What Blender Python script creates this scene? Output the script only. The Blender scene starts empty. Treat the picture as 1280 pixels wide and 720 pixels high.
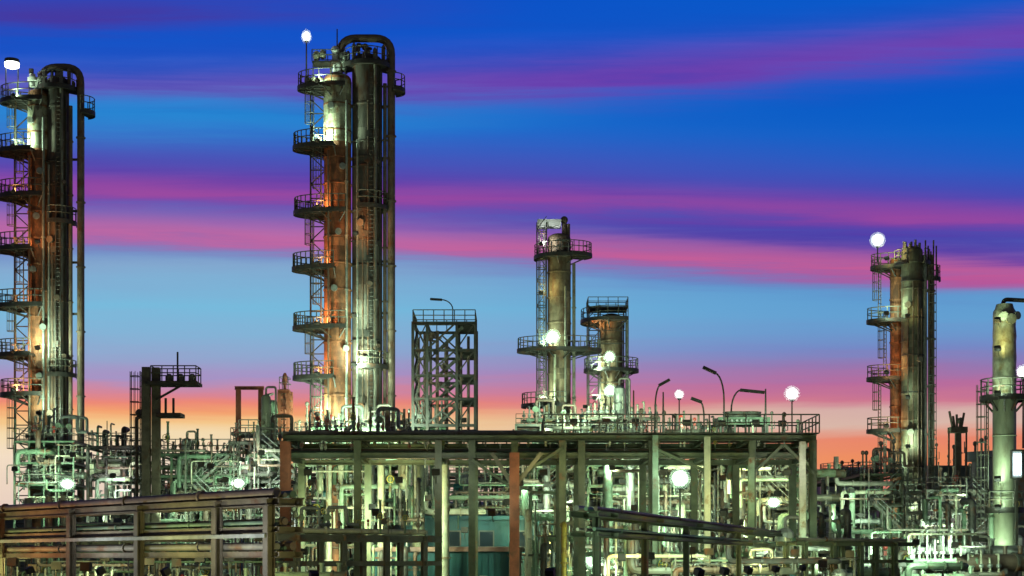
import bpy, math, random
from mathutils import Vector, Matrix
rnd = random.Random(7)
S = bpy.context.scene
COL = S.collection
PI = math.pi
# ------------------------------------------------------------------ camera
CAM_H, FPX, HOR = 6.0, 1900.0, 700.0          # eye height, focal length in photo pixels, horizon row
def X(u, D): return (u - 640.0) * D / FPX
def Z(v, D): return CAM_H + (HOR - v) * D / FPX
cam = bpy.data.cameras.new('camera'); cam.sensor_width = 36.0
cam.lens = 36.0 * FPX / 1280.0; cam.shift_y = (HOR - 360.0) / 1280.0
cam.clip_start = 0.5; cam.clip_end = 12000
co = bpy.data.objects.new('camera', cam); COL.objects.link(co)
co.location = (0, 0, CAM_H); co.rotation_euler = (PI / 2, 0, 0); S.camera = co

# ------------------------------------------------------------------ materials
def srgb(r, g, b):
    f = lambda c: (c / 255 / 12.92) if c / 255 <= 0.04045 else ((c / 255 + 0.055) / 1.055) ** 2.4
    return (f(r), f(g), f(b), 1)
def mat(name, col, rough=0.6, metal=0.0, var=0.35, scale=1.2, rust=0.0, rustcol=(0.16, 0.055, 0.02), bump=0.15, streak=1.0, rings=0.0):
    m = bpy.data.materials.new(name); m.use_nodes = True
    n, l = m.node_tree.nodes, m.node_tree.links
    b = n['Principled BSDF']; b.inputs['Roughness'].default_value = rough; b.inputs['Metallic'].default_value = metal
    tc = n.new('ShaderNodeTexCoord'); oi = n.new('ShaderNodeObjectInfo')
    mp = n.new('ShaderNodeMapping'); mp.inputs['Scale'].default_value = (1, 1, streak)
    l.new(tc.outputs['Object'], mp.inputs['Vector'])
    add = n.new('ShaderNodeVectorMath'); add.operation = 'ADD'
    mul = n.new('ShaderNodeVectorMath'); mul.operation = 'SCALE'; mul.inputs[3].default_value = 37.0
    cx = n.new('ShaderNodeCombineXYZ')
    for i in range(3): l.new(oi.outputs['Random'], cx.inputs[i])
    l.new(cx.outputs[0], mul.inputs[0]); l.new(mp.outputs[0], add.inputs[0]); l.new(mul.outputs[0], add.inputs[1])
    nz = n.new('ShaderNodeTexNoise'); nz.inputs['Scale'].default_value = scale; nz.inputs['Detail'].default_value = 6
    nz.inputs['Roughness'].default_value = 0.65
    l.new(add.outputs[0], nz.inputs['Vector'])
    cr = n.new('ShaderNodeValToRGB'); e = cr.color_ramp.elements
    e[0].position = 0.3; e[1].position = 0.72
    e[0].color = tuple(c * (1 - var) for c in col) + (1,); e[1].color = tuple(min(1, c * (1 + var)) for c in col) + (1,)
    l.new(nz.outputs['Fac'], cr.inputs[0]); out = cr.outputs[0]
    if rust > 0:
        n2 = n.new('ShaderNodeTexNoise'); n2.inputs['Scale'].default_value = scale * 0.55; n2.inputs['Detail'].default_value = 8
        n2.inputs['Roughness'].default_value = 0.7; l.new(add.outputs[0], n2.inputs['Vector'])
        r2 = n.new('ShaderNodeValToRGB'); r2.color_ramp.elements[0].position = 0.62 - 0.3 * rust
        r2.color_ramp.elements[1].position = 0.74 - 0.25 * rust
        l.new(n2.outputs['Fac'], r2.inputs[0])
        mx = n.new('ShaderNodeMix'); mx.data_type = 'RGBA'; l.new(r2.outputs[0], mx.inputs[0])
        l.new(out, mx.inputs[6]); mx.inputs[7].default_value = rustcol + (1,); out = mx.outputs[2]
    if rings > 0:       # cladding sheets: each course a slightly different tone
        sp = n.new('ShaderNodeSeparateXYZ'); l.new(tc.outputs['Object'], sp.inputs[0])
        mm = n.new('ShaderNodeMath'); mm.operation = 'MULTIPLY'; mm.inputs[1].default_value = 1.0 / rings; l.new(sp.outputs[2], mm.inputs[0])
        fl = n.new('ShaderNodeMath'); fl.operation = 'FLOOR'; l.new(mm.outputs[0], fl.inputs[0])
        at = n.new('ShaderNodeMath'); at.operation = 'ARCTAN2'; l.new(sp.outputs[0], at.inputs[0]); l.new(sp.outputs[1], at.inputs[1])
        am = n.new('ShaderNodeMath'); am.operation = 'MULTIPLY'; am.inputs[1].default_value = 1.6; l.new(at.outputs[0], am.inputs[0])
        af = n.new('ShaderNodeMath'); af.operation = 'FLOOR'; l.new(am.outputs[0], af.inputs[0])
        cc = n.new('ShaderNodeCombineXYZ'); l.new(fl.outputs[0], cc.inputs[0]); l.new(af.outputs[0], cc.inputs[1])
        wn = n.new('ShaderNodeTexWhiteNoise'); l.new(cc.outputs[0], wn.inputs['Vector'])
        mr = n.new('ShaderNodeMapRange'); mr.inputs[3].default_value = 0.55; mr.inputs[4].default_value = 1.35; l.new(wn.outputs['Value'], mr.inputs[0])
        vs = n.new('ShaderNodeVectorMath'); vs.operation = 'SCALE'; l.new(out, vs.inputs[0]); l.new(mr.outputs[0], vs.inputs[3]); out = vs.outputs[0]
    l.new(out, b.inputs['Base Color'])
    if bump > 0:
        bp = n.new('ShaderNodeBump'); bp.inputs['Strength'].default_value = bump; bp.inputs['Distance'].default_value = 0.05
        l.new(nz.outputs['Fac'], bp.inputs['Height']); l.new(bp.outputs[0], b.inputs['Normal'])
    return m
def lamp_mat(name, col, s):
    m = bpy.data.materials.new(name); m.use_nodes = True
    n, l = m.node_tree.nodes, m.node_tree.links
    b = n['Principled BSDF']; b.inputs['Base Color'].default_value = (0.8, 0.8, 0.8, 1)
    b.inputs['Emission Color'].default_value = col + (1,); b.inputs['Emission Strength'].default_value = s
    return m
GREEN, WHITE, SOD, YEL = (0.66, 1.0, 0.66), (0.92, 1.0, 0.95), (1.0, 0.47, 0.16), (0.95, 0.95, 0.35)
M = dict(
    steel=mat('painted_steel', (0.11, 0.11, 0.09), 0.55, 0.0, 0.4, 1.5, 0.3),
    darksteel=mat('dark_steel', (0.05, 0.045, 0.04), 0.55, 0.0, 0.4, 1.5, 0.3, (0.10, 0.035, 0.015)),
    redsteel=mat('red_oxide_steel', (0.26, 0.07, 0.035), 0.6, 0, 0.4, 1.2, 0.2, (0.10, 0.04, 0.02)),
    brownsteel=mat('brown_steel', (0.145, 0.12, 0.088), 0.65, 0, 0.4, 1.2, 0.2, (0.12, 0.06, 0.035)),
    galv=mat('galvanised_steel', (0.27, 0.28, 0.26), 0.5, 0.3, 0.3, 2.5),
    olive=mat('olive_beam_paint', (0.085, 0.095, 0.055), 0.6, 0, 0.4, 1.3, 0.15),
    clad=mat('aluminium_cladding', (0.36, 0.37, 0.33), 0.45, 0.3, 0.3, 0.9, 0.2, (0.2, 0.11, 0.05), 0.2, 0.4, 1.1),
    brownclad=mat('brown_grey_cladding', (0.19, 0.135, 0.085), 0.7, 0.0, 0.5, 1.6, 0.45, (0.12, 0.05, 0.025), 0.35, 0.5, 1.3),
    olivedark=mat('weathered_olive_cladding', (0.15, 0.14, 0.095), 0.65, 0.0, 0.5, 1.4, 0.5, (0.12, 0.07, 0.035), 0.4, 0.35, 1.4),
    greyclad=mat('dull_grey_cladding', (0.125, 0.11, 0.095), 0.75, 0.0, 0.5, 1.3, 0.5, (0.11, 0.05, 0.03), 0.25, 0.3, 2.2),
    rustclad=mat('rust_brown_cladding', (0.27, 0.10, 0.045), 0.7, 0.0, 0.5, 1.9, 0.5, (0.13, 0.05, 0.025), 0.4, 0.6, 0.8),
    foil=mat('crumpled_foil', (0.34, 0.33, 0.23), 0.45, 0.3, 0.45, 2.6, 0.35, (0.2, 0.13, 0.05), 1.0, 0.7),
    oliveclad=mat('olive_cladding', (0.26, 0.27, 0.19), 0.5, 0.15, 0.4, 0.8, 0.45, (0.13, 0.09, 0.05), 0.4, 0.3),
    pale=mat('cream_paint', (0.48, 0.46, 0.34), 0.5, 0, 0.25, 1.6, 0.25, (0.25, 0.14, 0.06)),
    palegreen=mat('pale_green_paint', (0.2, 0.27, 0.19), 0.5, 0, 0.3, 1.6, 0.25),
    teal=mat('teal_paint', (0.012, 0.085, 0.095), 0.5, 0, 0.3, 0.6, 0.1, (0.02, 0.08, 0.08)),
    pinkroof=mat('faded_red_fascia', (0.3, 0.17, 0.14), 0.6, 0, 0.3, 1.0, 0.2),
    pipe=mat('pipe_insulation', (0.24, 0.22, 0.18), 0.5, 0.15, 0.35, 0.9, 0.3),
    pipebrown=mat('brown_pipe', (0.17, 0.12, 0.09), 0.5, 0.1, 0.4, 0.9, 0.3),
    pipegreen=mat('green_pipe', (0.13, 0.2, 0.13), 0.5, 0, 0.35, 1.0, 0.25),
    yellow=mat('yellow_paint', (0.55, 0.42, 0.06), 0.5, 0, 0.2, 2, 0.2),
    red=mat('red_paint', (0.4, 0.035, 0.02), 0.45, 0, 0.2, 2, 0.1),
    lamplitclad=mat('stained_lamplit_cladding', (0.42, 0.42, 0.3), 0.6, 0, 0.45, 2.2, 0.5, (0.2, 0.09, 0.04), 0.4, 0.7, 0.7),
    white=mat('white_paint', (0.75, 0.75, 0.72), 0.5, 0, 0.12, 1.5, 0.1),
    concrete=mat('concrete', (0.28, 0.27, 0.25), 0.85, 0, 0.3, 0.5),
    grate=mat('deck_grating', (0.07, 0.065, 0.055), 0.7, 0.1, 0.3, 3),
    shed=mat('ribbed_shed_sheet', (0.12, 0.14, 0.15), 0.6, 0.1, 0.25, 0.4, 0.15, bump=0.3),
    glass=mat('dark_window_glass', (0.02, 0.03, 0.04), 0.1, 0, 0.1, 1, bump=0),
)
LM = {}
def lamp(kind, s):
    k = (kind, s)
    if k not in LM: LM[k] = lamp_mat('lit_lamp_%s_%d' % (kind, s), dict(green=GREEN, white=WHITE, sodium=SOD, yellow=YEL)[kind], s)
    return LM[k]

# ------------------------------------------------------------------ mesh builder
class G:
    def __init__(s): s.v = []; s.f = []
    def add(s, vs, fs):
        b = len(s.v); s.v.extend(vs); s.f.extend([tuple(b + i for i in f) for f in fs]); return s
    def box(s, x0, x1, y0, y1, z0, z1):
        return s.add([(x0, y0, z0), (x1, y0, z0), (x1, y1, z0), (x0, y1, z0), (x0, y0, z1), (x1, y0, z1), (x1, y1, z1), (x0, y1, z1)],
                     [(3, 2, 1, 0), (4, 5, 6, 7), (0, 1, 5, 4), (1, 2, 6, 5), (2, 3, 7, 6), (3, 0, 4, 7)])
    def prism(s, p, q, prof, up=(0, 0, 1)):
        p, q = Vector(p), Vector(q); d = (q - p).normalized(); up = Vector(up)
        if abs(d.dot(up)) > 0.98: up = Vector((0, 1, 0))
        a = d.cross(up).normalized(); b = a.cross(d)
        n = len(prof)
        vs = [tuple(o + a * x + b * y) for o in (p, q) for x, y in prof]
        fs = [tuple(range(n - 1, -1, -1)), tuple(range(n, 2 * n))] + [(i, (i + 1) % n, n + (i + 1) % n, n + i) for i in range(n)]
        return s.add(vs, fs)
    def bar(s, p, q, w, h=None, up=(0, 0, 1)):
        h = h or w; w, h = w / 2, h / 2
        return s.prism(p, q, [(-w, -h), (w, -h), (w, h), (-w, h)], up)
    def ibeam(s, p, q, w, h, t=None, up=(0, 0, 1)):
        t = t or 0.12 * h; w, h, k = w / 2, h / 2, min(0.08 * w + 0.01, w * 0.2)
        return s.prism(p, q, [(-w, -h), (w, -h), (w, -h + t), (k, -h + t), (k, h - t), (w, h - t), (w, h), (-w, h), (-w, h - t), (-k, h - t), (-k, -h + t), (-w, -h + t)], up)
    def tube(s, pts, r, n=8, closed=False):
        P = [Vector(p) for p in pts]; m = len(P); vs, fs = [], []
        ref = None
        for i, p in enumerate(P):
            if closed: d = P[(i + 1) % m] - P[i - 1]
            else: d = P[min(i + 1, m - 1)] - P[max(i - 1, 0)]
            d.normalize()
            if ref is None:
                ref = Vector((0, 0, 1)) if abs(d.z) < 0.9 else Vector((1, 0, 0))
            a = d.cross(ref).normalized(); b = a.cross(d); ref = b if abs(d.dot(b)) < .9 else ref
            rr = r[i] if isinstance(r, (list, tuple)) else r
            vs += [tuple(p + (a * math.cos(2 * PI * k / n) + b * math.sin(2 * PI * k / n)) * rr) for k in range(n)]
        for i in range(m if closed else m - 1):
            j = (i + 1) % m
            fs += [(i * n + k, i * n + (k + 1) % n, j * n + (k + 1) % n, j * n + k) for k in range(n)]
        if not closed: fs += [tuple(range(n - 1, -1, -1)), tuple((m - 1) * n + k for k in range(n))]
        return s.add(vs, fs)
    def lathe(s, prof, cx=0, cy=0, n=20, axis='z', cz=0):
        vs, fs = [], []
        for r, h in prof:
            for k in range(n):
                a = 2 * PI * k / n; c, d = r * math.cos(a), r * math.sin(a)
                vs.append((cx + c, cy + d, cz + h) if axis == 'z' else ((cx + h, cy + c, cz + d) if axis == 'x' else (cx + c, cy + h, cz + d)))
        m = len(prof)
        for i in range(m - 1): fs += [(i * n + k, i * n + (k + 1) % n, (i + 1) * n + (k + 1) % n, (i + 1) * n + k) for k in range(n)]
        fs += [tuple(range(n - 1, -1, -1)), tuple((m - 1) * n + k for k in range(n))]
        return s.add(vs, fs)
    def cyl(s, x, y, z0, z1, r, n=12): return s.lathe([(r, z0), (r, z1)], x, y, n)
    def ball(s, x, y, z, r, n=12, m=8, sz=1.0):
        return s.lathe([(max(r * math.sin(PI * i / m), 0.002), -r * sz * math.cos(PI * i / m)) for i in range(m + 1)], x, y, n, 'z', z)
    def sector(s, a0, a1, r0, r1, z0, z1, n=18):
        vs, fs = [], []
        for i in range(n + 1):
            a = a0 + (a1 - a0) * i / n; c, d = math.cos(a), math.sin(a)
            vs += [(r0 * c, r0 * d, z0), (r1 * c, r1 * d, z0), (r1 * c, r1 * d, z1), (r0 * c, r0 * d, z1)]
        for i in range(n):
            for k in range(4): fs.append((i * 4 + k, i * 4 + (k + 1) % 4, i * 4 + 4 + (k + 1) % 4, i * 4 + 4 + k))
        fs += [(0, 1, 2, 3), (4 * n + 3, 4 * n + 2, 4 * n + 1, 4 * n)]
        return s.add(vs, fs)
    def build(s, name, m, parent=None, label=None, off=None):
        me = bpy.data.meshes.new(name)
        vs = s.v if off is None else [(v[0] - off[0], v[1] - off[1], v[2] - off[2]) for v in s.v]
        me.from_pydata(vs, [], s.f); me.materials.append(m)
        me.polygons.foreach_set('use_smooth', [True] * len(me.polygons)); me.set_sharp_from_angle(angle=math.radians(38))
        me.update()
        o = bpy.data.objects.new(name, me); COL.objects.link(o)
        if parent is not None: o.parent = parent
        if label: o['label'] = label
        return o
def thing(name, label, cat, loc=(0, 0, 0), rz=0, group=None):
    o = bpy.data.objects.new(name, None); COL.objects.link(o); o.empty_display_size = 0.2
    o.location = loc; o.rotation_euler = (0, 0, rz); o['label'] = label; o['category'] = cat
    if group: o['group'] = group
    return o
def tag(o, label, cat, group=None):
    o['label'] = label; o['category'] = cat
    if group: o['group'] = group
    return o
def struct(o): o['kind'] = 'structure'; return o
CH = {}
def copy_tree(o, parent=None):
    c = o.copy(); COL.objects.link(c)
    if parent is not None: c.parent = parent
    for ch in list(o.children): copy_tree(ch, c)
    return c
PROTO = {}
def place(key, maker, label, cat, loc, rz=0, sc=1.0, group=None):
    if key in PROTO: r = copy_tree(PROTO[key])
    else: r = maker(); PROTO[key] = r
    r.location = loc; r.rotation_euler = (0, 0, rz)
    r.scale = (sc, sc, sc) if not isinstance(sc, (tuple, list)) else sc
    r['label'] = label; r['category'] = cat
    if group: r['group'] = group
    elif 'group' in r: del r['group']
    return r

# rails -------------------------------------------------------------
def rail_path(g, pts, h=1.1, r=0.045, closed=False, step=1.3):
    P = [Vector(p) for p in pts]
    up = Vector((0, 0, 1))
    for hh in (h, h * 0.55):
        g.tube([tuple(p + up * hh) for p in P], r, 4, closed)
    acc = step
    m = len(P) if closed else len(P) - 1
    for i in range(m):
        a, b = P[i], P[(i + 1) % len(P)]; L = (b - a).length; k = max(1, int(round(L / step)))
        if L < step * 0.7:
            acc += L
            if acc >= step * 0.95: g.tube([tuple(a), tuple(a + up * h)], r, 4); acc = 0
        else:
            for j in range(k): q = a.lerp(b, j / k); g.tube([tuple(q), tuple(q + up * h)], r, 4)
    if not closed: g.tube([tuple(P[-1]), tuple(P[-1] + up * h)], r, 4)
    return g
def ladder_mesh(x, y, z0, z1, ang, cage=True, w=0.5):
    """ladder at x,y; ang is the outward direction"""
    g = G(); ox, oy = math.cos(ang), math.sin(ang); tx, ty = -oy, ox
    for s in (-1, 1): g.bar((x + tx * s * w / 2, y + ty * s * w / 2, z0), (x + tx * s * w / 2, y + ty * s * w / 2, z1 + 1.0), 0.08, 0.08)
    z = z0 + 0.3
    while z < z1 + 0.9:
        g.tube([(x - tx * w / 2, y - ty * w / 2, z), (x + tx * w / 2, y + ty * w / 2, z)], 0.03, 4); z += 0.42
    if cage and z1 - z0 > 3.5:
        R = 0.42; cx, cy = x + ox * R, y + oy * R
        arc = [(cx + R * (math.cos(t) * ox + math.sin(t) * tx), cy + R * (math.cos(t) * oy + math.sin(t) * ty)) for t in [math.radians(a) for a in range(-140, 141, 40)]]
        z = z0 + 2.3
        while z < z1 + 1.0:
            g.tube([(a, b, z) for a, b in arc], 0.035, 4); z += 1.0
        for a, b in arc[1:-1:1]: g.tube([(a, b, z0 + 2.3), (a, b, z1 + 1.0)], 0.025, 4)
    return g
def elbow(p0, p1, p2, rad, n=6):
    """points rounding corner p1"""
    p0, p1, p2 = Vector(p0), Vector(p1), Vector(p2)
    a = (p0 - p1).normalized(); b = (p2 - p1).normalized(); s, e = p1 + a * rad, p1 + b * rad
    return [tuple((1 - t) ** 2 * s + 2 * t * (1 - t) * p1 + t * t * e) for t in [i / n for i in range(n + 1)]]
def pipe_path(pts, rad):
    out = [pts[0]]
    for i in range(1, len(pts) - 1): out += elbow(pts[i - 1], pts[i], pts[i + 1], rad)
    return out + [pts[-1]]
def flange(g, x, y, z, r, axis='z'): g.lathe([(r * 1.45, -0.06), (r * 1.45, 0.06)], x, y, 10, axis, z)

# ------------------------------------------------------------------ tall vessels
def platform(root, z, a0, a1, r0, r1, m=None, railm=None, label=None, bracket=True, flat=1.0):
    # flat < 1: the deck reaches r1 to the side but only flat*r1 to front and back
    def ell(gg):
        if flat < 1: gg.v = [(x, y if math.hypot(x, y) < r0 * 1.03 else math.copysign(max(abs(y) * flat, min(abs(y), math.sqrt(max(0, r0 * r0 - x * x)))), y), zz) for x, y, zz in gg.v]
        return gg
    g = G(); a0, a1 = math.radians(a0), math.radians(a1)
    n = max(8, int(abs(a1 - a0) / 0.17))
    g.sector(a0, a1, r0, r1, z - 0.14, z, n)
    g.sector(a0, a1, r1 + 0.004, r1 + 0.05, z - 0.3, z + 0.14, n)           # toe plate
    if bracket:
        k = max(3, int(abs(a1 - a0) / 0.6))
        for i in range(k + 1):
            a = a0 + (a1 - a0) * i / k; c, s = math.cos(a), math.sin(a)
            g.bar((r0 * c, r0 * s, z - 1.1), (r1 * 0.93 * c, r1 * 0.93 * s, z - 0.19), 0.11)
            g.bar((r0 * c, r0 * s, z - 0.21), (r1 * 0.97 * c, r1 * 0.97 * s, z - 0.21), 0.1, 0.12)
    ell(g); p = g.build('platform', m or M['darksteel'], root, label)
    rg = G(); full = abs(a1 - a0) > 6.2
    pts = [(r1 * 0.98 * math.cos(a0 + (a1 - a0) * i / n), r1 * 0.98 * math.sin(a0 + (a1 - a0) * i / n), z) for i in range(n if full else n + 1)]
    rail_path(rg, pts, h=1.4, r=.052, closed=full, step=.95); ell(rg)
    rg.build('railing', railm or M['steel'], p)
    return p
def shell_profile(r, z0, z1, ring=3.6, skirt=4.0):
    pr = [(r * 1.12, z0), (r * 1.06, z0 + 0.3), (r * 1.03, z0 + skirt), (r, z0 + skirt + 0.1)]
    z = z0 + skirt + ring
    top = z1 - r * 0.5
    while z < top - 0.5:
        pr += [(r, z - 0.09), (r + 0.07, z - 0.07), (r + 0.07, z + 0.07), (r, z + 0.09)]; z += ring
    for i in range(7):
        t = PI / 2 * i / 6; pr.append((max(r * math.cos(t), 0.01), top + r * 0.5 * math.sin(t)))
    return pr
def vessel(name, label, u, D, r, vtop, m, ring=3.6, group=None):
    root = thing(name, label, 'tower', (X(u, D), D, 0), 0, group)
    zt = Z(vtop, D)
    G().lathe(shell_profile(r, 0, zt, ring), n=28).build('shell', m, root)
    return root, zt
def nozzles(root, r, specs, m):
    for ang, z, rr, L in specs:
        a = math.radians(ang); c, s = math.cos(a), math.sin(a); g = G()
        g.tube([(r * 0.9 * c, r * 0.9 * s, z), ((r + L) * c, (r + L) * s, z)], rr, 10)
        g.tube([((r + L - .08) * c, (r + L - .08) * s, z), ((r + L + .08) * c, (r + L + .08) * s, z)], rr * 1.5, 10)
        g.build('nozzle', m, root)
def side_pipe(root, x, y, z0, z1, r, m, name='downpipe'):
    g = G(); g.tube([(x, y, z0), (x, y, z1)], r, 10)
    z = z0 + 4
    while z < z1: flange(g, x, y, z, r); z += 5.3
    return g.build(name, m, root)
def ties(root, x0, x1, y, zs, m):
    for z in zs: G().box(x0, x1, y - 0.09, y + 0.09, z - 0.1, z + 0.1).build('pipe_guide', m, root)

def riser(label, u, D, r, vtop, u2, v2, m, name='overhead_pipe', bend=1.5):
    """tall vapour pipe: up at u, over at vtop, down into the head at u2, v2"""
    x0 = X(u, D); dx = X(u2, D) - x0
    zt, z2 = Z(vtop, D), Z(v2, D)
    root = thing(name, label, 'pipe', (x0, D, 0))
    g = G(); g.tube(pipe_path([(0, 0, 0), (0, 0, zt), (dx, 0, zt), (dx, 0, z2)], bend), r, 12)
    g.build('pipe', m, root)
    z = 3.0
    while z < zt - 3: 
        f = G(); flange(f, 0, 0, z, r * 0.9); f.build('flange', m, root); z += 6.4
    return root

# ------------------------------------------------------------------ lamps
GM = {}
def halo_mat(s):
    """halo shell: mostly see-through, scatters a little to imitate glow round the bulb"""
    k = round(s)
    if k not in GM:
        m = bpy.data.materials.new('lamp_halo_shell'); m.use_nodes = True; n, l = m.node_tree.nodes, m.node_tree.links; n.clear()
        o = n.new('ShaderNodeOutputMaterial'); mx = n.new('ShaderNodeMixShader'); t = n.new('ShaderNodeBsdfTransparent'); d = n.new('ShaderNodeBsdfTranslucent')
        d.inputs[0].default_value = (0.9, 0.95, 0.92, 1); mx.inputs[0].default_value = min(.3, 1.5 / s)
        l.new(t.outputs[0], mx.inputs[1]); l.new(d.outputs[0], mx.inputs[2]); l.new(mx.outputs[0], o.inputs[0]); GM[k] = m
    return GM[k]
def halo_globe(root, z, r, kind, s, squash=1.0):  # two shells added around the bulb imitate its soft halo
    G().ball(0, 0, z, r * .7, 16, 10, squash).build('bulb', lamp(kind, 10 if s < 20 else 13), root)
    G().ball(0, 0, z, r * .92, 20, 12, squash).build('inner_halo', halo_mat(6), root)
    G().ball(0, 0, z, r * 1.22, 20, 12, squash).build('glow_globe', halo_mat(11), root)
def lamp_ball(root, x, y, z, r, mt):
    return G().ball(x, y, z, r, 10, 6).build('glow_globe', mt, root)
def mk_bulkhead(kind, s, r):
    def f():
        root = thing('bulkhead_lamp', '', 'lamp')
        G().box(-0.16, 0.16, -0.1, 0.1, 0.1, 0.34).build('housing', M['steel'], root)
        G().tube([(0, 0, 0.34), (0, 0, 0.55), (0, 0.5, 0.62)], 0.035, 6).build('bracket', M['steel'], root)
        G().ball(0, 0, -r * 0.6, r, 10, 6).build('glow_globe', lamp(kind, s), root)
        return root
    return f
def bulk(u, v, D, kind='green', s=300, r=0.17, where='among the pipework', shift=0):
    return place('bulk%s%d%.2f' % (kind, s, r), mk_bulkhead(kind, s, r), '%s bulkhead lamp %s' % (dict(green='pale green', white='bright white', sodium='orange', yellow='yellow')[kind], where), 'lamp',
                 (X(u, D), D, Z(v, D)), 0, 1, 'bulkhead lamps %s' % where)
def pole_lamp(label, u, v, D, zb, r, kind, s, name='globe_lamp', squash=1.0):
    x, z = X(u, D), Z(v, D)
    root = thing(name, label, 'lamp', (x, D, zb))
    G().tube([(0, 0, 0), (0, 0, z - zb - r * 0.6)], [0.09, 0.06], 8).build('pole', M['steel'], root)
    G().lathe([(0.14, 0), (0.22, 0.1), (0.16, 0.22)], 0, 0, 10, 'z', z - zb - r - 0.12).build('collar', M['darksteel'], root)
    halo_globe(root, z - zb, r, kind, s, squash)
    return root
def arm_lamp(label, u, vb, vt, D, reach, zb, tilt=0.35, kind=None, s=0, hl=0.9):
    """curved lamp post; reach in m (negative to the left)"""
    root = thing('street_lamp', label, 'lamp', (X(u, D), D, zb))
    h = Z(vt, D) - zb; sg = 1 if reach > 0 else -1
    g = G(); pts = [(0, 0, 0), (0, 0, h * 0.55)]
    for i in range(1, 7):
        t = i / 6; pts.append((reach * (1 - math.cos(t * PI / 2)), 0, h * 0.55 + h * 0.4 * math.sin(t * PI / 2)))
    g.tube(pts, 0.06, 6); g.build('post', M['darksteel'], root)
    x, z = pts[-1][0], pts[-1][2]
    G().prism((x - sg * 0.1, 0, z - 0.02), (x + sg * hl, 0, z + hl * tilt), [(-0.2, -0.08), (0.2, -0.08), (0.14, 0.1), (-0.14, 0.1)]).build('lamp_head', M['darksteel'], root)
    return root

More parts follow.
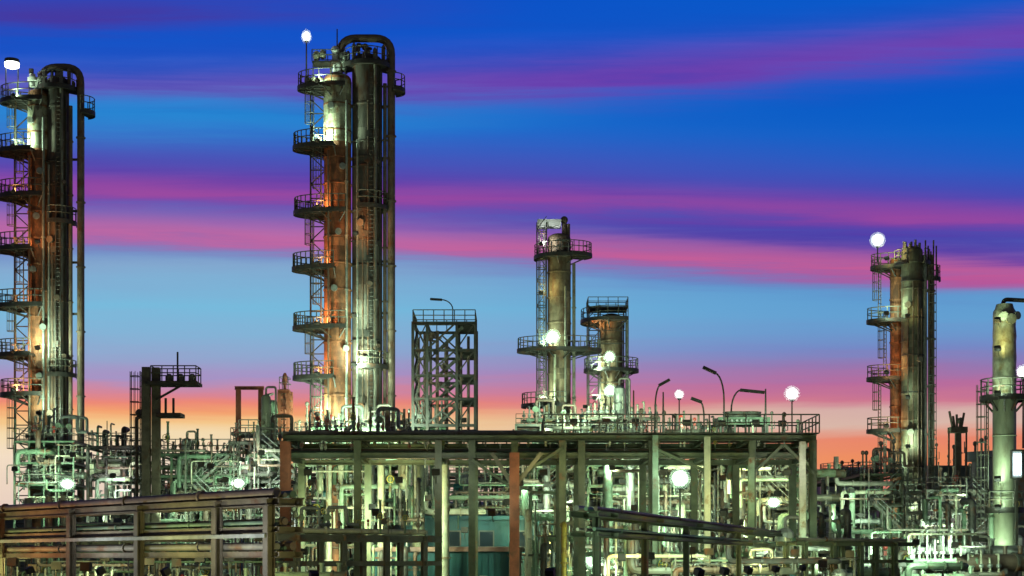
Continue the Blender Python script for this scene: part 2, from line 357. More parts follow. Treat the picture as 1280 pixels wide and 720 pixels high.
# ------------------------------------------------------------------ sky, sun
def build_world():
    w = bpy.data.worlds.new('World'); S.world = w; w.use_nodes = True
    n, l = w.node_tree.nodes, w.node_tree.links; n.clear()
    out = n.new('ShaderNodeOutputWorld'); tc = n.new('ShaderNodeTexCoord')
    sep = n.new('ShaderNodeSeparateXYZ'); l.new(tc.outputs['Generated'], sep.inputs[0])
    def MA(op, a, b=None, c=None):
        m = n.new('ShaderNodeMath'); m.operation = op
        for i, q in enumerate((a, b, c)):
            if q is None: continue
            if isinstance(q, (int, float)): m.inputs[i].default_value = q
            else: l.new(q, m.inputs[i])
        return m.outputs[0]
    x, y, z = sep.outputs
    hyp = MA('SQRT', MA('ADD', MA('MULTIPLY', x, x), MA('MULTIPLY', y, y)))
    hyp = MA('MAXIMUM', hyp, 0.02)
    az = MA('ARCTAN2', x, y)                                     # 0 = view axis, + = right
    el = MA('MULTIPLY', MA('DIVIDE', z, hyp), MA('ADD', 1.0, MA('MULTIPLY', MA('MINIMUM', MA('MULTIPLY', az, az), 0.3), 0.5)))
    # streaky noise: much longer along the horizon than in height
    cx = n.new('ShaderNodeCombineXYZ'); l.new(MA('MULTIPLY', az, 1.7), cx.inputs[0]); l.new(MA('MULTIPLY', el, 15.0), cx.inputs[1])
    nz = n.new('ShaderNodeTexNoise'); nz.inputs['Scale'].default_value = 1.0; nz.inputs['Detail'].default_value = 6; nz.inputs['Roughness'].default_value = 0.6; nz.inputs['Distortion'].default_value = 0.6
    l.new(cx.outputs[0], nz.inputs['Vector'])
    cx2 = n.new('ShaderNodeCombineXYZ'); l.new(MA('MULTIPLY', az, 3.0), cx2.inputs[0]); l.new(MA('MULTIPLY', el, 60.0), cx2.inputs[1]); cx2.inputs[2].default_value = 4.0
    n2 = n.new('ShaderNodeTexNoise'); n2.inputs['Scale'].default_value = 1.0; n2.inputs['Detail'].default_value = 6; n2.inputs['Roughness'].default_value = 0.62; n2.inputs['Distortion'].default_value = 0.4; l.new(cx2.outputs[0], n2.inputs['Vector'])
    na = MA('SUBTRACT', nz.outputs['Fac'], 0.5); nb = MA('SUBTRACT', n2.outputs['Fac'], 0.5)
    # r = height in units of 1000 photo-rows above the horizon
    r0 = MA('MULTIPLY', el, 1.9)
    r = MA('ADD', r0, MA('ADD', MA('MULTIPLY', na, 0.05), MA('MULTIPLY', nb, 0.03)))
    def ramp(stops, fac):
        cr = n.new('ShaderNodeValToRGB'); e = cr.color_ramp.elements
        st = sorted((min(1, max(0, (700 - v) / 1000.0)), c) for v, c in stops)
        while len(e) < len(st): e.new(0.5)
        for i, (p, c) in enumerate(st): e[i].position = p; e[i].color = srgb(*c)
        l.new(fac, cr.inputs[0]); return cr.outputs[0]
    def sstep(v, a, b):
        m = n.new('ShaderNodeMapRange'); m.interpolation_type = 'SMOOTHSTEP'; m.inputs[1].default_value = a; m.inputs[2].default_value = b
        l.new(v, m.inputs[0]); return m.outputs[0]
    def mix(f, a, b):
        m = n.new('ShaderNodeMix'); m.data_type = 'RGBA'
        if isinstance(f, (int, float)): m.inputs[0].default_value = f
        else: l.new(f, m.inputs[0])
        for i, q in ((6, a), (7, b)):
            if isinstance(q, tuple): m.inputs[i].default_value = q
            else: l.new(q, m.inputs[i])
        return m.outputs[2]
    baseL = ramp([(-300, (6, 20, 60)), (-80, (14, 50, 150)), (0, (4, 80, 206)), (70, (6, 88, 210)), (125, (0, 122, 220)), (170, (0, 114, 216)), (230, (40, 100, 204)), (300, (100, 130, 205)),
                  (335, (136, 178, 218)), (385, (122, 194, 230)), (415, (134, 186, 224)), (445, (152, 170, 214)), (470, (172, 152, 205)), (488, (222, 138, 158)), (500, (244, 140, 124)),
                  (513, (252, 168, 116)), (528, (253, 206, 144)), (545, (252, 228, 184)), (570, (250, 230, 205)), (640, (236, 214, 200)), (700, (190, 170, 170))], r)
    baseR = ramp([(-300, (6, 20, 60)), (-80, (14, 55, 160)), (0, (0, 94, 212)), (70, (4, 92, 210)), (120, (0, 94, 208)), (170, (0, 102, 210)), (215, (0, 100, 208)), (260, (26, 86, 200)), (320, (84, 120, 204)),
                  (362, (98, 170, 222)), (400, (104, 168, 220)), (440, (122, 142, 206)), (462, (156, 124, 184)), (482, (192, 112, 164)), (500, (214, 124, 150)), (514, (222, 182, 176)), (532, (226, 190, 176)),
                  (548, (242, 140, 112)), (575, (248, 148, 100)), (600, (244, 140, 118)), (640, (220, 150, 140)), (700, (170, 140, 140))], r)
    c = mix(sstep(az, -0.16, 0.24), baseL, baseR)
    def band(c, col, k0, k1, k2, hw, amt, a0=None, a1=None, namp=0.05):
        # centre row = k0 + k1*t + k2*t^2, t = (u-640)/640 read from the azimuth
        t = MA('MULTIPLY', MA('TANGENT', MA('MAXIMUM', MA('MINIMUM', az, 1.1), -1.1)), FPX / 640.0)
        cen = MA('ADD', MA('ADD', k0, MA('MULTIPLY', t, k1)), MA('MULTIPLY', MA('MULTIPLY', t, t), k2))
        rr = MA('ADD', r0, MA('ADD', MA('MULTIPLY', na, namp), MA('MULTIPLY', nb, 0.05)))
        d = MA('DIVIDE', MA('SUBTRACT', MA('MULTIPLY', MA('SUBTRACT', 0.7, rr), 1000.0), cen), hw * 1.15)
        f = MA('POWER', 2.718, MA('MULTIPLY', MA('MULTIPLY', d, d), -1.0))
        f = MA('MULTIPLY', f, MA('ADD', amt, MA('ADD', MA('MULTIPLY', nb, 1.6), MA('MULTIPLY', na, 1.2))))
        if a0 is not None: f = MA('MULTIPLY', f, sstep(t, a0, a1))
        m = n.new('ShaderNodeClamp'); l.new(f, m.inputs[0])
        return mix(m.outputs[0], c, srgb(*col))
    c = band(c, (70, 58, 168), 16, 4, 0, 22, 0.7, 0.1, -0.8)
    c = band(c, (132, 66, 180), 100, -36, -20, 22, 0.85)
    c = band(c, (16, 150, 228), 146, 0, 0, 26, 1.05, 0.3, -0.7)
    c = band(c, (30, 66, 186), 84, -40, -20, 44, 0.25)
    c = band(c, (92, 66, 178), 252, 30, 6, 54, 0.9)
    c = band(c, (158, 74, 168), 250, 22, 4, 15, 0.8)
    c = band(c, (66, 58, 172), 292, 26, 0, 22, 0.75, -0.3, 0.6)
    c = band(c, (202, 98, 160), 308, 28, 6, 13, 0.85)
    c = band(c, (196, 120, 186), 296, 27, 6, 20, 0.4, 0.3, -0.5)
    c = band(c, (190, 80, 156), 330, 18, 0, 10, 0.3, 0.3, 0.9)
    # the dusk sky opposite the glow is dim
    dim = sstep(MA('COSINE', az), -0.55, 0.8)
    c = mix(dim, (0.055, 0.055, 0.065, 1), c)
    ns = n.new('ShaderNodeTexSky'); ns.sky_type = 'NISHITA'; ns.sun_disc = False
    ns.sun_elevation = math.radians(1.0); ns.sun_rotation = math.radians(-22)
    b1 = n.new('ShaderNodeBackground'); b1.inputs[1].default_value = 0.9; l.new(c, b1.inputs[0])
    b2 = n.new('ShaderNodeBackground'); b2.inputs[1].default_value = 0.002; l.new(ns.outputs[0], b2.inputs[0])
    ad = n.new('ShaderNodeAddShader'); l.new(b1.outputs[0], ad.inputs[0]); l.new(b2.outputs[0], ad.inputs[1]); l.new(ad.outputs[0], out.inputs[0])
build_world()
sl = bpy.data.lights.new('sun', 'SUN'); sl.energy = 0.12; sl.angle = math.radians(8); sl.color = (1, 0.55, 0.35)
so = bpy.data.objects.new('sun', sl); COL.objects.link(so)
so.rotation_euler = (math.radians(89), 0, math.radians(180 + 22))     # last glow from beyond the plant, a little to the left

# ------------------------------------------------------------------ ground
g = G(); g.add([(-4000, -300, 0), (4000, -300, 0), (4000, 6000, 0), (-4000, 6000, 0)], [(0, 1, 2, 3)])
struct(g.build('ground', M['concrete']))
g = G(); g.add([(-90, 30, 0.004), (110, 30, 0.004), (110, 240, 0.004), (-90, 240, 0.004)], [(0, 1, 2, 3)])
asph = mat('asphalt', (0.055, 0.055, 0.055), 0.9, 0, 0.3, 0.4); struct(g.build('plant_road', asph))

# ================================================================== THE BIG TWIN COLUMNS
def twin(which, D, ub, rb_px, ug, rg_px, vb, vg, ur, rr_px, vr, ulad, plats, top_lab, brown_lab, grey_lab, pipe_lab, ext_px, rustm='rustclad', lamps=True):
    k = D / FPX
    rb, rg = rb_px * k, rg_px * k
    root, zt = vessel('distillation_tower', brown_lab, ub, D, rb, vb, M[rustm], 2.6)
    zs = [Z(v, D) for v in plats]
    lx = (ulad - ub) * k; ly = -0.35
    for i, z in enumerate(zs):
        a0, a1 = (118, 268) if i % 2 else (108, 284)
        platform(root, z, a0, a1, rb + 0.02, rb + ext_px[i % len(ext_px)] * k - (0.9 if which == 'left' else 1.2), flat=0.5)
    zz = zs + [Z(590, D)]
    for i in range(len(zz) - 1):
        off = 0.38 if i % 2 else -0.38
        ladder_mesh(lx + off, ly, zz[i + 1], zz[i], math.radians(200)).build('caged_ladder', M['steel'], root)
    # ladder tower: two slim rails with lacing that carries the ladders
    for dx in (-.75, .75):
        G().bar((lx + dx, 0.5, 1), (lx + dx, 0.5, zs[0]), 0.17).build('ladder_post', M['darksteel'], root)
    lac = G(); z = 4.0; f = 1
    while z < zs[0] - 1.2:
        lac.bar((lx - .75, 0.5, z), (lx + .75, 0.5, z), 0.1); lac.bar((lx - .75 * f, 0.5, z), (lx + .75 * f, 0.5, z + 1.4), 0.1); z += 1.4; f = -f
    lac.build('lattice_lacing', M['darksteel'], root)
    nozzles(root, rb, [(255 + (i * 37) % 50, zs[i % len(zs)] - 2.2, 0.22, 0.45) for i in range(len(zs) - 1)], M['galv'])
    side_pipe(root, -rb * 0.55, -rb - 0.12, 2, zs[1] - 0.6, 0.11, M['pipebrown'], 'drain_pipe')
    side_pipe(root, rb * 0.75, -rb * .85, 2, zt - 3, 0.13, M['galv'], 'drain_pipe')
    # grey column
    root2, zt2 = vessel('fractionating_tower', grey_lab, ug, D + 0.3, rg, vg, M['greyclad'], 5.2)
    side_pipe(root2, rg * 0.62, -rg - 0.02, 1, zt2 - 1.5, 0.16, M['pipe'])
    side_pipe(root2, rg + 0.28, -0.35, 1, zt2 - 3.0, 0.2, M['pipebrown'])
    side_pipe(root2, -rg * 0.55, -rg + 0.02, 1, zt2 - 9, 0.10, M['galv'])
    side_pipe(root2, rg * 0.15, -rg - 0.1, 1, zt2 - 5, 0.08, M['pipebrown']); side_pipe(root2, -rg * 0.2, -rg - 0.08, 1, zt2 - 16, 0.07, M['pipebrown'])
    side_pipe(root2, rg * 0.9, -rg * .62, 1, zt2 - 2, 0.09, M['darksteel'])
    ladder_mesh(rg * .38, -rg - .3, 5, zt2 - 3, math.radians(270), cage=False, w=.45).build('ladder', M['darksteel'], root2)
    for i in range(9):
        zq = 8 + (zt2 - 12) * (i + .5 * (i % 2)) / 9; g = G(); g.sector(math.radians(200), math.radians(340), rg - .02, rg + .16, zq, zq + .1, 8); g.box(-.3 + .2 * (i % 3), .25 + .2 * (i % 3), -rg - .3, -rg - .1, zq + .3, zq + .9); g.build('pipe_bracket', M['darksteel'], root2)
    nozzles(root2, rg, [(230 + (i * 53) % 80, 9 + i * (zt2 - 14) / 7, .14 + .05 * (i % 3), .4) for i in range(7)], M['pipebrown'])
    g = G(); g.cyl(0, 0, zt2 - 0.2, zt2 + 0.55, 0.32); g.cyl(0, 0, zt2 + 0.5, zt2 + 0.62, 0.5); g.build('top_nozzle', M['pipe'], root2)
    g = G(); g.cyl(-rg * .55, 0, zt2 - 0.5, zt2 + 0.9, 0.16); g.cyl(-rg * .55, 0, zt2 + .9, zt2 + 1.05, 0.26); g.build('relief_valve', M['pipe'], root2)
    platform(root2, zt2 - 1.3, 150, 400, rg + .02, rg + .9, bracket=False)
    for i in range(7):
        a_ = math.radians(170 + i * 32); G().lathe([(.1, 0), (.2, .1), (.2, .7 + .5 * (i % 3)), (.08, .9 + .5 * (i % 3))], math.cos(a_) * (rg + .45), math.sin(a_) * (rg + .45), 10, 'z', zt2 - 1.3).build('instrument_pot', M['pipebrown' if i % 2 else 'pipe'], root2)
    for q in (.34, .62): platform(root2, zt2 * q + 6, 250, 390, rg + .02, rg + .7, bracket=False)
    # overhead pipe and its ties
    p = riser(pipe_lab, ur, D, rr_px * k, vr, ub + 3, vb - 2, M['pipebrown'], bend=1.6)
    dxg = (ug - ur) * k
    z = 10.0
    while z < zt2 - 4:
        G().box(dxg + rg * 0.98, -0.1, 0.1, 0.26, z - 0.12, z + 0.1).build('pipe_guide', M['darksteel'], p); z += 5.1
    platform(p, Z(vg + 45, D), -75, 75, 0.4, 1.35, bracket=False)
    return root, root2, p, zs
# main pair (tallest, with pipe arch)
mainv = [110, 185, 266, 336, 410, 472]
rt, rt2, rp, zs = twin('main', 150, 422, 17, 459, 19, 92, 68, 489, 5, 48, 397, mainv, '', 'tallest rust brown column with seven left platforms and lit white top beside the grey column',
     'tall dull grey column standing under the highest pipe arch', 'brown overhead pipe arching over the tallest pair of columns', [48, 54, 53, 55, 54, 54])
k = 150 / FPX
def lamplit_clad(root, r, z0, z1): G().lathe([(r + .03, z0), (r + .05, z0 + .1), (r + .05, z1 - .1), (r + .02, z1)], n=28).build('lamplit_sleeve', M['lamplitclad'], root)  # pale sleeve puts the lamp-lit look of the top into the colour
lamplit_clad(rt, 17 * 150 / FPX, Z(180, 150), Z(102, 150))
# head gear on the main brown column
zt = Z(92, 150)
g = G(); g.cyl(0, 0, zt - 0.1, Z(78, 150), 0.5, 14); g.cyl(0, 0, Z(80, 150), Z(77, 150), 0.75, 14); g.cyl(-.2, -.3, Z(77, 150), Z(66, 150), 0.32); g.ball(-.2, -.3, Z(64, 150), .42); g.build('head_nozzle', M['white'], rt)
g = G(); g.ball(0.75, -.5, Z(74, 150), .45); g.cyl(.75, -.5, Z(90, 150), Z(74, 150), .2); g.lathe([(.5, -.1), (.5, .1)], .75, -.75, 12, 'y', Z(74, 150)); g.build('control_valve', M['galv'], rt)
g = G()
g.box(-2.4, 0.3, -1.0, 0.6, Z(80, 150) - .15, Z(80, 150)); g.bar((-2.3, -.9, Z(108, 150)), (-2.3, -.9, Z(80, 150)), .1); g.bar((-.6, -.9, Z(108, 150)), (-.6, -.9, Z(80, 150)), .1); g.build('top_deck', M['darksteel'], rt)
g = G(); rail_path(g, [(-2.4, -1, Z(80, 150)), (0.3, -1, Z(80, 150)), (.3, .6, Z(80, 150)), (-2.4, .6, Z(80, 150))], closed=True); g.build('railing', M['darksteel'], rt)
for i, (xx, zz, rr) in enumerate([(-2.0, 78, .35), (-1.4, 76, .3), (-1.7, 106, .4), (-2.3, 105, .35), (-2.9, 107, .3)]):
    G().lathe([(rr * .6, 0), (rr, .15), (rr, .7), (rr * .5, .9)], xx, -.6, 10, 'z', Z(zz, 150) if zz < 90 else Z(110, 150)).build('instrument_pot', M['pale'], rt)
G().tube([(0.0, -.4, Z(108, 150)), (0, -.4, Z(38, 150))], [.12, .06], 6).build('mast', M['darksteel'], rt)
g = G(); g.tube([(1.5, .2, Z(70, 150)), (1.9, .2, Z(58, 150)), (2.6, .2, Z(56, 150))], .18); g.ball(2.7, .2, Z(58, 150), .35); g.build('vent_valve', M['pipebrown'], rt)
pole_lamp('white globe lamp on a thin pole at the left of the tallest column top', 383, 46, 149.2, Z(112, 150), 0.42, 'white', 18, squash=1.4)
# left pair
leftv = [127, 190, 246, 312, 383, 444, 493]
lt, lt2, lp, zsl = twin('left', 150.5, 48, 12.5, 72.5, 13.5, 112, 96, 101, 4.6, 84, 26, leftv, '', 'rust brown column at the far left with platforms cut by the picture edge',
     'dull grey column at the far left lit pale green low down', 'brown overhead pipe arching over the shorter twin columns', [46, 52, 50, 53, 55, 52])
zt = Z(112, 150.5)
g = G(); g.cyl(0, 0, zt - .1, Z(100, 150), .45); g.cyl(-.35, -.3, Z(101, 150), Z(97, 150), .62); g.cyl(-.5, -.3, Z(108, 150), Z(92, 150), .3); g.ball(.3, -.4, Z(100, 150), .4); g.build('head_nozzle', M['white'], lt)
g = G(); g.tube([(-.7, 0, zt), (-.7, 0, Z(84, 150))], .1, 6); g.box(-.9, -.5, -.15, .15, Z(90, 150), Z(84, 150)); g.build('mast', M['darksteel'], lt)
rl = thing('floodlight', 'large glaring lamp drum on two posts above the top left platform', 'lamp', (X(15, 149.8), 149.8, Z(127, 150)), 0)
for s in (-.6, .6): G().tube([(s, 0, 0), (s, 0, Z(86, 150) - Z(127, 150))], .06, 6).build('post', M['steel'], rl)
G().lathe([(.35, .8), (.7, .86), (.76, .5)], 0, 0, 16, 'z', Z(86, 150) - Z(127, 150)).build('hood', M['steel'], rl)
G().lathe([(.35, .0), (.7, .14), (.7, .5), (.3, .62)], 0, 0, 16, 'z', Z(86, 150) - Z(127, 150)).build('lamp_drum', lamp('white', 8), rl)

lamplit_clad(lt, 12.5 * 150.5 / FPX, Z(188, 150.5), Z(122, 150.5))
# ---------------- right column with the globe lamp
D = 168.0; k = D / FPX
r1, zt1 = vessel('stripping_tower', 'slim rust brown column with four left platforms beneath the big globe lamp', 1121, D + 2.6, 8.5 * k, 322, M['rustclad'], 2.4)
for i, v in enumerate([329, 397, 470, 536]):
    platform(r1, Z(v, D), 100, 285, 8.5 * k + .02, [33, 38, 38, 38][i] * k, flat=.55)
zz = [Z(v, D) for v in (329, 397, 470, 536, 600)]
for i in range(4): ladder_mesh(-19 * k + (.3 if i % 2 else -.3), -.2, zz[i + 1], zz[i], math.radians(200)).build('caged_ladder', M['steel'], r1)
r2, zt2 = vessel('absorber_tower', 'round olive and grey column lit green at its foot beside the slim rust column', 1140, D, 13 * k, 308, M['olivedark'], 2.9)
g = G()
for i in range(9):
    a = i * 0.7; g.cyl(.85 * math.cos(a), .85 * math.sin(a), zt2 - 1.2, zt2 + .1 + .9 * rnd.random(), .14, 8)
g.build('top_valve_cluster', M['pipe'], r2)
platform(r2, Z(622, D), 0, 360, 13 * k + .02, 13 * k + .75, bracket=False)
platform(r2, zt2 - 1.9, -60, 240, 13 * k + .02, 13 * k + .8, bracket=False)
side_pipe(r2, (1155 - 1140) * k, -.25, 0, zt2 - 1, 3 * k, M['galv'])
for dx_, rr_, zb_ in ((-.7, .08, 4), (-.2, .06, 9), (.35, .1, 3), (.8, .08, 6)): side_pipe(r2, dx_, -math.sqrt(1.15 ** 2 - dx_ * dx_) - .1, zb_, zt2 - 3 - abs(dx_) * 5, rr_, M['pipebrown'])
for i in range(8): g = G(); g.sector(math.radians(190), math.radians(350), 13 * k - .02, 13 * k + .2, 8 + i * 4.1, 8.12 + i * 4.1, 8); g.build('pipe_bracket', M['darksteel'], r2)
nozzles(r2, 13 * k, [(250, 20, .25, .5), (290, 28, .2, .4), (240, 34, .25, .5), (262, 12, .3, .5)], M['pipe'])
p3 = thing('ladder_pipe', 'dark pipe with a lattice ladder clinging to the olive column', 'pipe', (X(1165, D), D + .4, 0))
side_pipe(p3, 0, 0, 0, Z(318, D), 4 * k, M['pipebrown'], 'pipe')
ladder_mesh(-.1, -.55, 4, Z(350, D), math.radians(270), True).build('caged_ladder', M['steel'], p3)
platform(p3, Z(348, D), 180, 380, .38, 1.0, bracket=False)
g = G()
for i in range(5): g.tube([(-.7 + .3 * i, -.3 + .15 * (i % 2), Z(346, D)), (-.7 + .3 * i, -.3, Z(300 + 7 * (i % 3), D))], .09, 6)
g.build('vent_stubs', M['pipebrown'], p3)
pole_lamp('big round globe lamp over the slim rust column platforms', 1097, 300, D - .6, Z(329, D), 0.72, 'white', 12)

# ---------------- foil clad stack at far right
D = 120.0; k = D / FPX
s1 = thing('flue_stack', 'pale olive stack with crumpled foil top and one ring platform', 'stack', (X(1255.5, D), D, 0))
zr = Z(497, D); R = 14.3 * k
pr = [(R * 1.1, 0), (R * 1.08, .4), (R, 3)]; z = 7.0
while z < zr: pr += [(R, z - .06), (R + .05, z), (R, z + .06)]; z += 4.4
pr += [(R, zr)]
G().lathe(pr, n=28).build('shell', M['oliveclad'], s1)
pr = []; z = zr; i = 0; zt = Z(386, D)
while z < zt: pr.append((R * (1.0 + .012 * math.sin(i * 2.1) + (.025 if i % 4 == 0 else 0)) * (1 - .04 * (i / 16) ** 3), z)); z += .4; i += 1
pr += [(R * .8, zt), (R * .7, zt + .35), (.05, zt + .4)]
gf = G(); gf.lathe(pr, n=28); gf.v = [(x * (1 + .012 * math.sin(x * 9 + z * 4)), y * (1 + .012 * math.sin(y * 8 + z * 5)), z) for x, y, z in gf.v]
gf.build('foil_wrap', M['foil'], s1)
platform(s1, zr, 0, 360, R + .02, R + .95); platform(s1, Z(637, D), 0, 360, R + .02, R + .55, bracket=False)
side_pipe(s1, (1238 - 1255.5) * k, -.1, 0, Z(640, D), .22, M['palegreen'])
ladder_mesh(-R - .45, 0, 6, zr, math.radians(180)).build('caged_ladder', M['steel'], s1)
G().tube(pipe_path([(-.1, 0, zt - .2), (-.1, 0, zt + .75), (7, 0, zt + .35)], .4), .17, 8).build('outlet_pipe', M['darksteel'], s1)
nozzles(s1, R, [(250, zt - .8, .25, .4), (275, zt - 1.0, .28, .4), (300, zt - .7, .22, .4)], M['foil'])
pole_lamp('round white lamp peeping out behind the foil topped stack', 1279, 465, 122.4, Z(560, 122), 0.5, 'white', 12)

# ---------------- middle column with a lit ring platform
D = 180.0; k = D / FPX
c1, zt = vessel('reactor_tower', 'brown column with a wide ring platform and glaring lamp at its middle', 699, D, 14.5 * k, 292, M['brownclad'], 3.0)
R = 14.5 * k
platform(c1, Z(438, D), 0, 360, R + .02, R + 3.6, flat=.55); platform(c1, Z(319, D), -95, 40, R + .02, R + 2.5, flat=.6); platform(c1, Z(322, D), 150, 300, R + .02, R + 1.6, bracket=False)
platform(c1, Z(507, D), 150, 280, R + .02, R + 3.1, flat=.6)
for u in (671, 683):
    for y in (-.9, .5): G().bar(((u - 699) * k, y, 0), ((u - 699) * k, y, Z(280, D)), .13).build('ladder_post', M['darksteel'], c1)
lac = G(); z = 3; f = 1
x0, x1 = (671 - 699) * k, (683 - 699) * k
while z < Z(286, D):
    lac.bar((x0, -.9, z), (x1, -.9, z), .08); lac.bar((x0, -.9, z) if f > 0 else (x1, -.9, z), (x1, -.9, z + 1.5) if f > 0 else (x0, -.9, z + 1.5), .07)
    lac.bar((x0, .5, z), (x1, .5, z), .08); z += 1.5; f = -f
lac.build('lattice_lacing', M['darksteel'], c1)
ladder_mesh((677 - 699) * k, -.95, 3, Z(300, D), math.radians(270)).build('caged_ladder', M['steel'], c1)
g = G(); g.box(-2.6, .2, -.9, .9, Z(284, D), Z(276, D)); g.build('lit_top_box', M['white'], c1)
g = G(); g.tube([(.6, 0, zt - .5), (.6, 0, Z(275, D))], .3); g.tube([(1.1, 0, zt - .8), (1.1, 0, Z(280, D))], .2); g.ball(.6, 0, Z(275, D), .45); g.build('top_nozzle', M['pipebrown'], c1)
side_pipe(c1, R + .35, -.4, 0, Z(330, D), .2, M['pipe']); side_pipe(c1, -R * .4, -R - .05, 0, Z(445, D), .16, M['pale']); side_pipe(c1, R * .5, -R * .95, 0, Z(360, D), .13, M['pipe'])
# short column right of it
D = 185.0; k = D / FPX
c2, zt = vessel('surge_tower', 'short column in a steel cage with two lit lamps', 764, D, 14.5 * k, 392, M['brownclad'], 2.6)
R = 14.5 * k
platform(c2, Z(463, D), 0, 360, R + .02, R + 1.9, flat=.7); platform(c2, Z(402, D), 60, 300, R + .02, R + 2.3)
for u in (735, 749, 781):
    for y in (-1.9, 1.9): G().bar(((u - 764) * k, y, 0), ((u - 764) * k, y, Z(385, D)), .16).build('cage_post', M['darksteel'], c2)
g = G()
for v in range(400, 560, 16):
    for y in (-1.9, 1.9): g.bar(((735 - 764) * k, y, Z(v, D)), ((781 - 764) * k, y, Z(v, D)), .1)
    g.bar(((735 - 764) * k, -1.9, Z(v, D)), ((749 - 764) * k, -1.9, Z(v - 16, D)), .08)
g.build('cage_bracing', M['darksteel'], c2)
G().box(-2.9, 1.9, -2, 2, Z(388, D), Z(386, D)).build('top_deck', M['darksteel'], c2)
g = G(); rail_path(g, [(-2.9, -2, Z(386, D)), (1.9, -2, Z(386, D)), (1.9, 2, Z(386, D)), (-2.9, 2, Z(386, D))], closed=True); g.build('railing', M['steel'], c2)
side_pipe(c2, R + .5, -.3, 0, Z(400, D), .2, M['galv'])

# ================================================================== STEEL FRAMES
def frame(name, label, u0, u1, D0, D1, levels, nx=3, ny=2, cw=0.35, bh=0.45, m='steel', brace=(), deck=True, rail=True, cat='steel frame', Dref=None, cols=None, sway=True):
    """open steel structure: u extent is read at the front distance; levels are heights"""
    x0, x1 = X(u0, D0), X(u1, D0); w, d = x1 - x0, D1 - D0
    root = thing(name, label, cat, (x0, D0, 0)); mm = M[m]
    xs = cols and [X(c, D0) - x0 for c in cols] or [w * i / (nx - 1) for i in range(nx)]
    ys = [d * j / (ny - 1) for j in range(ny)]
    top = max(levels)
    for x in xs:
        for y in ys: G().ibeam((x, y, 0), (x, y, top - bh), cw, cw, .06, up=(0, 1, 0)).build('column', mm, root)
    for z in levels:
        for j, y in enumerate(ys):
            o = -0.004 * j
            G().ibeam((xs[0] - cw * .5, y, z - bh / 2 + o), (xs[-1] + cw * .5, y, z - bh / 2 + o), cw * .8, bh).build('beam', mm, root)
        for x in xs[::1]:
            if d > 1: G().ibeam((x, ys[0] + cw * .42, z - bh * .5 - .02), (x, ys[-1] - cw * .42, z - bh * .5 - .02), cw * .6, bh * .8).build('cross_beam', mm, root)
        if deck and d > 1:
            dk = G().box(xs[0], xs[-1], ys[0] + .1, ys[-1] - .1, z + .004, z + .06).build('deck', M['grate'], root)
            if rail:
                g = G(); rail_path(g, [(xs[0], ys[0] + .1, z + .06), (xs[-1], ys[0] + .1, z + .06), (xs[-1], ys[-1] - .1, z + .06), (xs[0], ys[-1] - .1, z + .06)], closed=True, step=1.4, r=.035)
                g.build('railing', M['steel'], dk)
    for (i, za, zb, kind) in brace:
        a, b = xs[i], xs[i + 1]; c = (a + b) / 2
        segs = {'v': [((a, za), (c, zb)), ((b, za), (c, zb))], '/': [((a, za), (b, zb))], '\\': [((a, zb), (b, za))], 'x': [((a, za), (b, zb)), ((a, zb), (b, za))], 'y': [((a, za), (c, zb)), ]}[kind]
        for n_, (p, q) in enumerate(segs): G().bar((p[0], -.12 - .1 * n_ - cw * .3, p[1]), (q[0], -.12 - .1 * n_ - cw * .3, q[1]), cw * .62, cw * .4).build('brace', mm, root)
    return root

# ---- lattice tower between the main pair and the middle column
D = 140.0; k = D / FPX
lv = [Z(v, D) for v in (402, 436, 468, 497, 530)]
fr = frame('lattice_tower', 'square open lattice tower crowded with diagonal braces and pipes', 516, 594, D, D + 6, lv + [Z(600, D)], cw=.26, bh=.26, m='darksteel', cols=[516, 534, 571, 594], ny=2, cat='tower', deck=False, rail=False)
for a, b in zip(lv, lv[1:]):
    for (i0, i1) in ((1, 2),):
        x0, x1 = X(534, D) - X(516, D), X(571, D) - X(516, D)
        for y, f in ((.12, 1), (5.8, -1)):
            p, q = ((x0, y, b), (x1, y, a)) if f > 0 else ((x1, y, b), (x0, y, a))
            G().bar(p, q, .16).build('brace', M['darksteel'], fr)
            xm = (x0 + x1) / 2
            G().bar((q[0], y + .2, b), ((xm), y + .2, (a + b) / 2), .14).build('brace', M['darksteel'], fr)
    G().bar((X(571, D) - X(516, D), .15, b), (X(594, D) - X(516, D), .15, a), .12).build('brace', M['darksteel'], fr)
    for sx in (.05, X(594, D) - X(516, D) - .05): G().bar((sx, .2, b), (sx, 5.8, a), .16).build('brace', M['darksteel'], fr)
    dk = G().box(3.9, 5.6, .4, 5.6, a - .1, a - .04).build('deck', M['grate'], fr)
    for y in (.12, 5.9): 
        G().bar((.1, y, b), (X(534, D) - X(516, D), y, a), .1).build('brace', M['darksteel'], fr); G().bar((.1, y, a), (X(534, D) - X(516, D), y + .1, b), .1).build('brace', M['darksteel'], fr)
    # stair flight
    g = G(); xa, xb = 2.0, 4.6
    for s in (0, .8): g.bar((xa, 2.4 + s, b), (xb, 2.4 + s, a), .08, .22)
    for j in range(9):
        t = (j + .5) / 9; g.box(xa + (xb - xa) * t - .13, xa + (xb - xa) * t + .13, 2.45, 3.15, b + (a - b) * t - .02, b + (a - b) * t + .02)
    g.build('stair_flight', M['steel'], fr)
for xx, yy, rr in ((.5, 1.0, .1), (.9, 3.2, .12), (2.2, 1.2, .16), (2.9, 4.4, .2), (4.4, 1.6, .12), (5.0, 4.2, .14)):
    g = G(); g.tube([(xx, yy, 0), (xx, yy, lv[0] - .5 - 2 * rnd.random())], rr, 8); g.build('riser_pipe', M['pipebrown'], fr)
